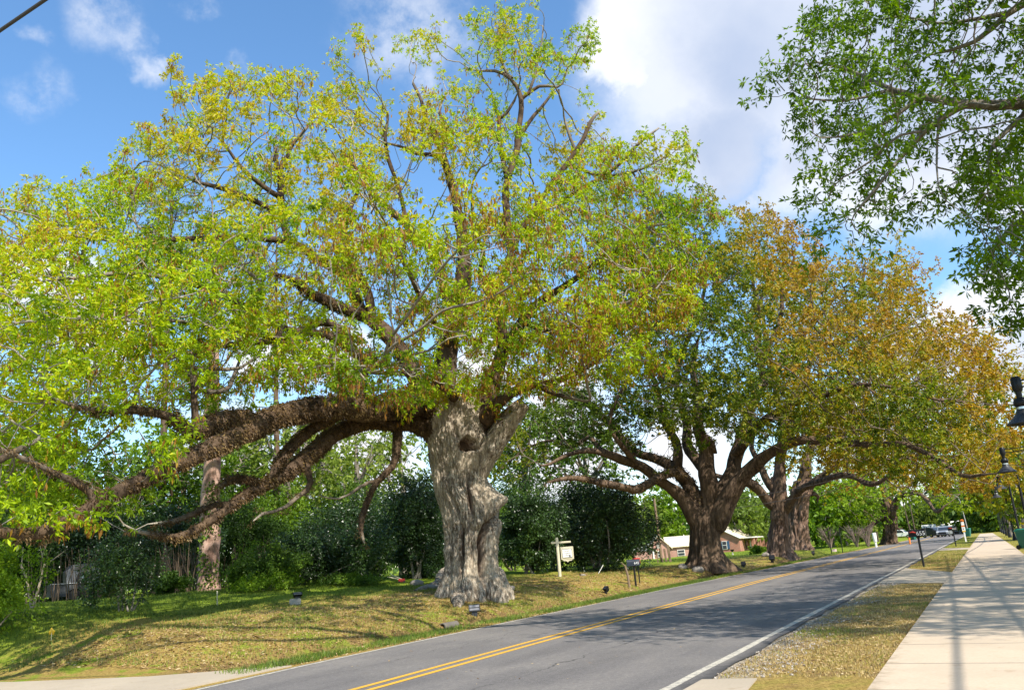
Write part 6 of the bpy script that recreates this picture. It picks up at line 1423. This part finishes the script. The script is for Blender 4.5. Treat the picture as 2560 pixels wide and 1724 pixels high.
for i in range(1, 11):
    s = 19 + 17.7 * (i - 1); c = copy_tree(proto); c.location = tuple(onS(s, 1.98)); c['label'] = names[i]
def upole(label, g, h, lean=(0, 0), r0=.13, arm=True, group="wooden utility poles"):
    r = empty("utility_pole", g, label, "utility pole", group, RU)
    MB().tube([(0, 0, -.2), (lean[0] * .5, lean[1] * .5, h * .5), (lean[0], lean[1], h)], [r0, r0 * .85, r0 * .65], 10).build("pole", POLEW, r, True)
    if arm: MB().box((lean[0], lean[1] + .02, h - .5), (1.9, .1, .12)).build("crossarm", POLEW, r); MB().lathe([(.13, 0), (.16, .05), (.16, .5), (.12, .56)], (lean[0] + .22, lean[1] - .18, h - 1.6), 12).build("transformer", STONE, r, True)
    return r
upole("brown wooden pole behind the nearest lamp posts at the right edge", onS(50, 5.2), 9.0)
upole("tall pole far up the right side, last before the trees", onS(128, 6.0), 9.0)
upole("pale far pole left of the road, nearest to the leaning distant oak", onS(150, -16), 8.5)
upole("far leaning pole in front of the white shopfront", onS(172, -12.5), 9, (-.5, 0))
upole("far pole beside the dark pines left of the crossing", onS(190, -13), 9)
def lean_pole():
    g = G(1655, 1404); d = math.hypot(g[0], g[1]); r = empty("old_pole", g, "leaning bare wooden pole left of the broad live oak", "pole"); t = P(1635, 1246, d) - g
    MB().tube([(0, 0, -.2), tuple(t * .5), tuple(t)], [.13, .115, .10], 10).build("pole", WOOD, r, True)
    MB().box(tuple(P(1646, 1362, d) - g), (.3, .25, .5)).build("meter_box", STONE, r)
lean_pole()
for px, yb, yt, w, lb in ((1666, 1404, 1372, .16, "short weathered fence post right beside the leaning pole"), (1676, 1404, 1362, .19, "tallest of the cut-off posts, nearest the broad live oak"), (1645, 1406, 1385, .07, "thin cut-off post left of the leaning pole")):
    g = G(px, yb); d = math.hypot(g[0], g[1]); t = P(px - 4, yt, d); o = MB().box((0, 0, (t[2] - g[2]) / 2 - .05), (w, w * .8, t[2] - g[2] + .2), bev=.02).build("fence_post", WOOD); o.location = tuple(g); o.rotation_euler = (0, R(-3), -.3); tag(o, lb, "post", "cut-off posts by the leaning pole")

def cable(label, pts, rad, sag=0.0, group=None):
    a, b = np.array(pts[0], float), np.array(pts[-1], float); t = np.linspace(0, 1, 40)[:, None]; c = a * (1 - t) + b * t; c[:, 2] -= sag * 4 * (t * (1 - t))[:, 0]
    tag(MB().tube(c, rad, 8).build("overhead_cable", CABLE), label, "cable", group)
cable("thick overhead cable crossing the upper left corner of the sky", [P(-900, 690, 22), P(700, -400, 8.5)], .026)
A_ = np.append(XY(-45, 8.4), 8.4); B_2 = np.append(XY(50, 5.2), 8.6)
cable("thick utility cable on the right side that shades the sidewalk, lower one", [np.append(XY(-40, 8.1), 7.9), np.append(XY(50, 5.3), 8.0)], .034, .5)
cable("utility cable on the right side, upper thin one by the wooden poles", [np.append(XY(-40, 7.6), 8.4), np.append(XY(50, 4.8), 8.5)], .03, .5)
cable("utility cable running on between the two right-hand wooden poles", [np.append(XY(50, 5.3), 8.0), np.append(XY(128, 6.0), 8.2)], .03, .8)
cable("thin pale service wire strung past the forked oak, upper one", [P(1700, 1262, 62), P(2160, 1180, 60)], .018, .3)
cable("thin pale service wire strung past the forked oak, lower one", [P(1700, 1285, 62), P(2200, 1196, 60)], .018, .3)

# vehicles -----------------------------------------------------------------------
def car(label, g, rz, paint, lights=True):
    r = empty("parked_car", g, label, "car", "cars at the far end of the road", rz)     # front towards -y
    prof = [(-2.35, .45), (-2.35, .85), (-2.15, 1.02), (-1.1, 1.12), (-.45, 1.68), (.3, 1.78), (1.9, 1.75), (2.3, 1.2), (2.35, .9), (2.35, .45)]
    Mx = Matrix.Rotation(math.pi / 2, 4, 'Z')
    MB().prism(prof, 1.9, Mx).build("body", paint, r)
    MB().prism([(-1.08, 1.17), (-.5, 1.62), (-.47, 1.60), (-1.02, 1.14)], 1.6, Matrix.Translation((0, -.03, .02)) @ Mx).build("windscreen", GLASS, r)
    for s in (-1, 1): MB().prism([(-.85, 1.14), (-.4, 1.6), (1.7, 1.62), (1.95, 1.16)], .02, Matrix.Translation((s * .957, 0, 0)) @ Mx).build("side_window", GLASS, r)
    MB().box((0, -2.37, .68), (1.2, .05, .28)).build("grille", BLACK, r); MB().box((0, -2.38, .42), (1.86, .12, .2), bev=.03).build("bumper", DKGREY, r)
    for s in (-1, 1):
        MB().box((s * .74, -2.33, .86), (.36, .12, .16), bev=.02).build("headlight", LETW, r)
        MB().box((s * 1.05, -.75, 1.18), (.2, .12, .15), bev=.02).build("mirror", paint, r)
        for y in (-1.45, 1.45): w_ = MB().lathe([(.1, -.11), (.36, -.1), (.36, .1), (.1, .11)], (s * .86, y, .36), 18, (1, 0, 0)).build("wheel", RUBBER, r, True); MB().lathe([(.02, -.115), (.2, -.12), (.2, .12), (.02, .115)], (s * .86, y, .36), 14, (1, 0, 0)).build("rim", CHROME, w_)
car("silver off-roader facing the camera at the far end of the road", onS(165, -6.6), RU + math.pi - .15 + math.pi, GREYP)
car("dark car half hidden left of the silver off-roader, far away", onS(171, -8.6), RU + .9, DARKP)
car("white car parked before the shopfront, left of the dark car", onS(188, -15.5), RU + 1.4, WHITE)
def trailer():
    g = on_ground(178, 43.5); k = pix(43.5); r = empty("parked_trailer", g, "grey van body with a spare wheel on a low trailer, in the left thicket", "trailer", rz=-face_cam(g) + .12)
    m = MB(); n = 12; top = 27 * k; arch = [(4 * k + 16 * k * math.cos(a), 1 * k + 15 * k * math.sin(a)) for a in np.linspace(0, math.pi, n)]
    m.prism([(-42 * k, 2 * k), (-42 * k, top), (62 * k, top), (62 * k, 2 * k)] + arch, 1.5, Matrix.Translation((0, .2, .15))); m.build("side_panel", simple_mat("dull_grey_trailer", (.055, .058, .063), .6, .2, .2), r)
    MB().box((10 * k, -.56, top + .16), (106 * k, .08, 1.5 * k)).build("rail", simple_mat("worn_aluminium", (.5, .5, .52), .4, .6), r)
    MB().prism([(-12 * k, top + 2 * k), (-14 * k, top + 24 * k), (-2 * k, top + 38 * k), (50 * k, top + 40 * k), (52 * k, top + 2 * k)], 1.3, Matrix.Translation((0, .25, .15))).build("van_body", simple_mat("faded_grey_paint", (.13, .135, .145), .5, .2, .15), r)
    w = MB().lathe([(5 * k, -.1), (13 * k, -.09), (13 * k, .09), (5 * k, .1)], (18 * k, -.50, top + 16 * k), 22, (0, 1, 0)).build("spare_wheel", RUBBER, r, True); MB().lathe([(.02, -.12), (6 * k, -.11), (6 * k, .05), (.02, .06)], (18 * k, -.50, top + 16 * k), 16, (0, 1, 0)).build("rim", CHROME, w)
    MB().lathe([(4 * k, -.1), (12 * k, -.09), (12 * k, .09), (4 * k, .1)], (4 * k, -.40, 12 * k), 22, (0, 1, 0)).build("wheel", RUBBER, r, True)
    MB().prism([(-2 * k, top + 27 * k), (6 * k, top + 36 * k), (22 * k, top + 37 * k), (22 * k, top + 27 * k)], .02, Matrix.Translation((0, -.415, .15))).build("window", GLASS, r)
trailer()
def orange_tank():
    g = onS(75, 6.4); r = empty("orange_kayak", g, "orange kayak lying on a dark rack near the right edge", "kayak", rz=RU + .15)
    n = 16; t = np.linspace(-1, 1, 15); m = MB(); m.tube([(x * 1.7, 0, .95 + .12 * x * x) for x in t], [max(.02, .33 * math.sqrt(max(0, 1 - abs(x) ** 2.4))) for x in t], n); m.build("hull", ORANGE, r, True); MB().lathe([(.2, 0), (.22, .04), (.16, .05)], (.2, 0, 1.26), 16).build("cockpit", BLACK, r)
    for x in (-.8, .8): q = MB().box((x, 0, .3), (.08, .5, .75)).box((x, 0, .64), (.1, .8, .08)); q.build("rack_leg", BLACK, r)
orange_tank()

# houses -----------------------------------------------------------------------------
def brick_mat(name, c1, c2, mortar, sc=1.0):
    m, b, out = new_mat(name)
    co = b.new('ShaderNodeTexCoord').outputs['Object']; sx = b.new('ShaderNodeSeparateXYZ', i_Vector=co)
    v = b.new('ShaderNodeCombineXYZ', i_X=b.math('ADD', sx.outputs[0], sx.outputs[1]), i_Y=sx.outputs[2]).outputs[0]
    br = b.new('ShaderNodeTexBrick', i_Vector=v, i_Color1=c4(c1), i_Color2=c4(c2), i_Mortar=c4(mortar), i_Scale=sc); br.inputs['Mortar Size'].default_value = .012; br.inputs['Brick Width'].default_value = .30; br.inputs['Row Height'].default_value = .10
    n = b.noise(co, 1.2, 5, .6); c = b.mix(b.rng(n, .35, .7, 0, .35), br.outputs[0], c4([x * .5 for x in c1]))
    pr = b.new('ShaderNodeBsdfPrincipled', i_Base_Color=c, i_Roughness=.9); b.l.new(pr.outputs[0], out.inputs[0]); return m
BRICK_R = brick_mat("red_brown_brick", (.44, .155, .085), (.30, .105, .065), (.40, .32, .25)); BRICK_P = brick_mat("pinkish_brick", (.42, .20, .15), (.34, .16, .125), (.42, .34, .28))
def roof_mat():
    m, b, out = new_mat("cream_metal_roofing"); co = b.new('ShaderNodeTexCoord').outputs['Object']; sx = b.new('ShaderNodeSeparateXYZ', i_Vector=co)
    f = b.math('FRACT', b.math('MULTIPLY', b.math('ADD', sx.outputs[0], sx.outputs[1]), 2.2)); n = b.noise(co, .6, 5, .6)
    c = b.mix(b.math('LESS_THAN', f, .14), b.mix(n, c4((.55, .48, .33)), c4((.68, .60, .43))), c4((.40, .34, .23)))
    pr = b.new('ShaderNodeBsdfPrincipled', i_Base_Color=c, i_Roughness=.6); b.l.new(pr.outputs[0], out.inputs[0]); return m
ROOF = roof_mat(); TRIM = simple_mat("white_house_trim", (.72, .69, .62), .7, 0, .08); SIDING = simple_mat("grey_white_siding", (.50, .50, .48), .8, 0, .1)
def gable_block(m, x0, x1, y0, y1, ze, zr, rz_axis='y'):
    """walls with gable ends; ridge along y (or x)"""
    if rz_axis == 'y':
        xm = (x0 + x1) / 2; V = [(x0, y0, -.4), (x1, y0, -.4), (x1, y0, ze), (xm, y0, zr), (x0, y0, ze), (x0, y1, -.4), (x1, y1, -.4), (x1, y1, ze), (xm, y1, zr), (x0, y1, ze)]
    else:
        ym = (y0 + y1) / 2; V = [(x0, y0, -.4), (x0, y1, -.4), (x0, y1, ze), (x0, ym, zr), (x0, y0, ze), (x1, y0, -.4), (x1, y1, -.4), (x1, y1, ze), (x1, ym, zr), (x1, y0, ze)]
    m.add(V, [(0, 1, 2, 3, 4), (9, 8, 7, 6, 5), (0, 5, 6, 1), (1, 6, 7, 2), (4, 9, 5, 0)]); return m
def roof_block(m, x0, x1, y0, y1, ze, zr, ov=.35, axis='y', th=.12):
    for sgn in (-1, 1):
        if axis == 'y':
            xm = (x0 + x1) / 2; xe = (x0 if sgn < 0 else x1); sl_ = (zr - ze) / abs(xe - xm); xo = xe + sgn * ov; zo = ze - sl_ * ov
            a = [(xm, y0 - ov, zr + .03), (xo, y0 - ov, zo + .03), (xo, y1 + ov, zo + .03), (xm, y1 + ov, zr + .03)]
        else:
            ym = (y0 + y1) / 2; ye = (y0 if sgn < 0 else y1); sl_ = (zr - ze) / abs(ye - ym); yo = ye + sgn * ov; zo = ze - sl_ * ov
            a = [(x0 - ov, ym, zr + .03), (x0 - ov, yo, zo + .03), (x1 + ov, yo, zo + .03), (x1 + ov, ym, zr + .03)]
        V = a + [(p[0], p[1], p[2] + th) for p in a]; m.add(V, [(0, 1, 2, 3), (7, 6, 5, 4), (0, 4, 5, 1), (1, 5, 6, 2), (2, 6, 7, 3), (3, 7, 4, 0)])
    return m
def window(r, x, y, z, w, h, shut=None, axis='x'):
    fr = MB().box((x, y, z), (w + .16, .10, h + .16)).build("window", TRIM, r); MB().box((x, y - .03, z), (w, .10, h)).build("pane", GLASS, fr)
    bar = MB().box((x, y - .085, z), (w, .03, .06)).build("glazing_bar", TRIM, fr)
    if shut:
        for s in (-1, 1): MB().box((x + s * (w / 2 + .30), y - .02, z), (.38, .08, h + .1)).build("shutter", shut, r)
def house_right():
    g = P(1853, 1384, 140); r = empty("brick_house", g, "red brick house with a cream roof and a blue-shuttered window", "house", "houses beyond the oaks", RU)
    m = MB(); gable_block(m, -4.4, 0, 0, 1.6, 2.55, 3.75); gable_block(m, -6.6, -.25, 1.6, 17, 2.55, 4.55); m.build("wall", BRICK_R, r)
    rf = MB(); roof_block(rf, -4.4, 0, 0, 1.9, 2.55, 3.75, .3); roof_block(rf, -6.6, -.25, 1.9, 17, 2.55, 4.55, .35); rf.build("roof", ROOF, r)
    tr = MB()
    for sgn in (-1, 1): tr.tube([(-2.2, -.33, 3.78), (-2.2 + sgn * 2.5, -.33, 2.42)], .09, 6)
    tr.box((.55, 9.5, 2.5), (1.9, 14, .18)); tr.build("trim", TRIM, r)
    window(r, -2.45, -.05, 1.55, .62, 1.15, BLUESH)
    for y in (4.2, 6.4, 8.6, 10.8, 13, 15.4): MB().box((1.15, y, .95), (.5, .5, 2.9)).build("porch_column", BRICK_R, r)
    MB().box((-.2, 7.6, 1.05), (.12, 1.0, 2.1)).build("door", TRIM, r)
    for y in (5.2, 10, 12.6): MB().box((-.2, y, 1.4), (.1, 1.3, 1.3)).build("window", GLASS, r)
house_right()
def house_left():
    g = P(1720, 1396, 128); r = empty("brick_house", g, "pinkish brick house with cream roofs behind the leaning pole", "house", "houses beyond the oaks", -face_cam(g) + .1); k = pix(128)
    m = MB(); gable_block(m, -42 * k, 14 * k, 0, 7, 30 * k, 52 * k, 'x'); gable_block(m, -92 * k, -42 * k, -2.5, 7, 30 * k, 56 * k, 'y'); m.build("wall", BRICK_P, r)
    mg = MB(); gable_block(mg, -128 * k, -78 * k, -4, 3, 24 * k, 42 * k, 'y'); o = mg.build("wing", BRICK_P, r)
    sd_ = MB().prism([(-22 * k, 0), (22 * k, 0), (0, 15 * k)], .05, Matrix.Translation((-103 * k, -4.04, 25 * k))); sd_.build("gable_siding", SIDING, r)
    rf = MB(); roof_block(rf, -42 * k, 14 * k, 0, 7, 30 * k, 52 * k, .35, 'x'); roof_block(rf, -92 * k, -42 * k, -2.5, 7, 30 * k, 56 * k, .35, 'y'); roof_block(rf, -128 * k, -78 * k, -4, 3, 24 * k, 42 * k, .35, 'y'); rf.build("roof", ROOF, r)
    window(r, -14 * k, -.05, 15 * k, 15 * k, 12 * k); window(r, -67 * k, -2.55, 16 * k, 8 * k, 12 * k)
    MB().box((-83 * k, -4.1, 12 * k), (3 * k, .15, 24 * k)).build("porch_post", TRIM, r)
house_left()
def white_house():
    g = P(1935, 1376, 175); r = empty("white_house", g, "pale house with a light roof, glimpsed between the brick house and forked oak", "house", "houses beyond the oaks", RU); m = MB(); gable_block(m, -9, 0, 0, 14, 2.7, 4.6); m.build("wall", SIDING, r); rf = MB(); roof_block(rf, -9, 0, 0, 14, 2.7, 4.6, .4); rf.build("roof", TRIM, r); window(r, -4.5, -.05, 1.5, 1.0, 1.3)
white_house()
def shop():
    g = P(2420, 1339, 212); k = pix(212); r = empty("shop_building", g, "long low white shopfront across the end of the road", "shop", rz=-face_cam(g))
    MB().box((-52 * k, 4, 10 * k), (104 * k, 8, 26 * k)).build("wall", WHITE, r); rf = MB(); roof_block(rf, -104 * k, 0, -1, 9, 22 * k, 32 * k, .5, 'x'); rf.build("roof", TRIM, r)
    MB().prism([(-15 * k, 0), (15 * k, 0), (0, 12 * k)], .6, Matrix.Translation((-64 * k, -1.5, 17 * k))).build("gable", WHITE, r)
    for x in (-90, -66, -40, -20): MB().box((x * k, -.05, 6 * k), (9 * k, .2, 11 * k)).build("window", GLASS, r)
    MB().box((-8 * k, -.1, 6 * k), (6 * k, .2, 12 * k)).build("door", DKGREY, r)
    for x in (-95, -50, -5): MB().box((x * k, -1.3, 8 * k), (1.2 * k, .2, 18 * k)).build("post", TRIM, r)
shop()
def hoarding():
    g = P(2327, 1343, 205); k = pix(205); r = empty("white_billboard", g, "white billboard with blue marks left of the shopfront", "sign", rz=-face_cam(g)); MB().box((0, 0, 22 * k), (28 * k, .3, 11 * k)).build("panel", WHITE, r)
    for x in (-10, 10): MB().box((x * k, .1, 8 * k), (1.2 * k, .2, 18 * k)).build("post", POLEW, r)
    for x in (-9, -5, 4): MB().box((x * k, -.17, 22 * k), (2 * k, .03, 6 * k)).build("mark", BLUESH, r)
hoarding()
def street_light():
    g = onS(176, -3.2); r = empty("street_light", g, "far grey street light with a curved arm over the crossing", "street light", rz=RU); MB().tube([(0, 0, -.1), (-.3, 0, 6), (-.6, 0, 7.0), (-1.6, 0, 7.4)], [.1, .08, .06, .05], 8).build("pole", STONE, r, True); MB().box((-1.9, 0, 7.38), (.8, .3, .14), bev=.04).build("lamp_head", WHITE, r)
street_light()
settle_texts()
print("end", round(time.time() - T00, 1))
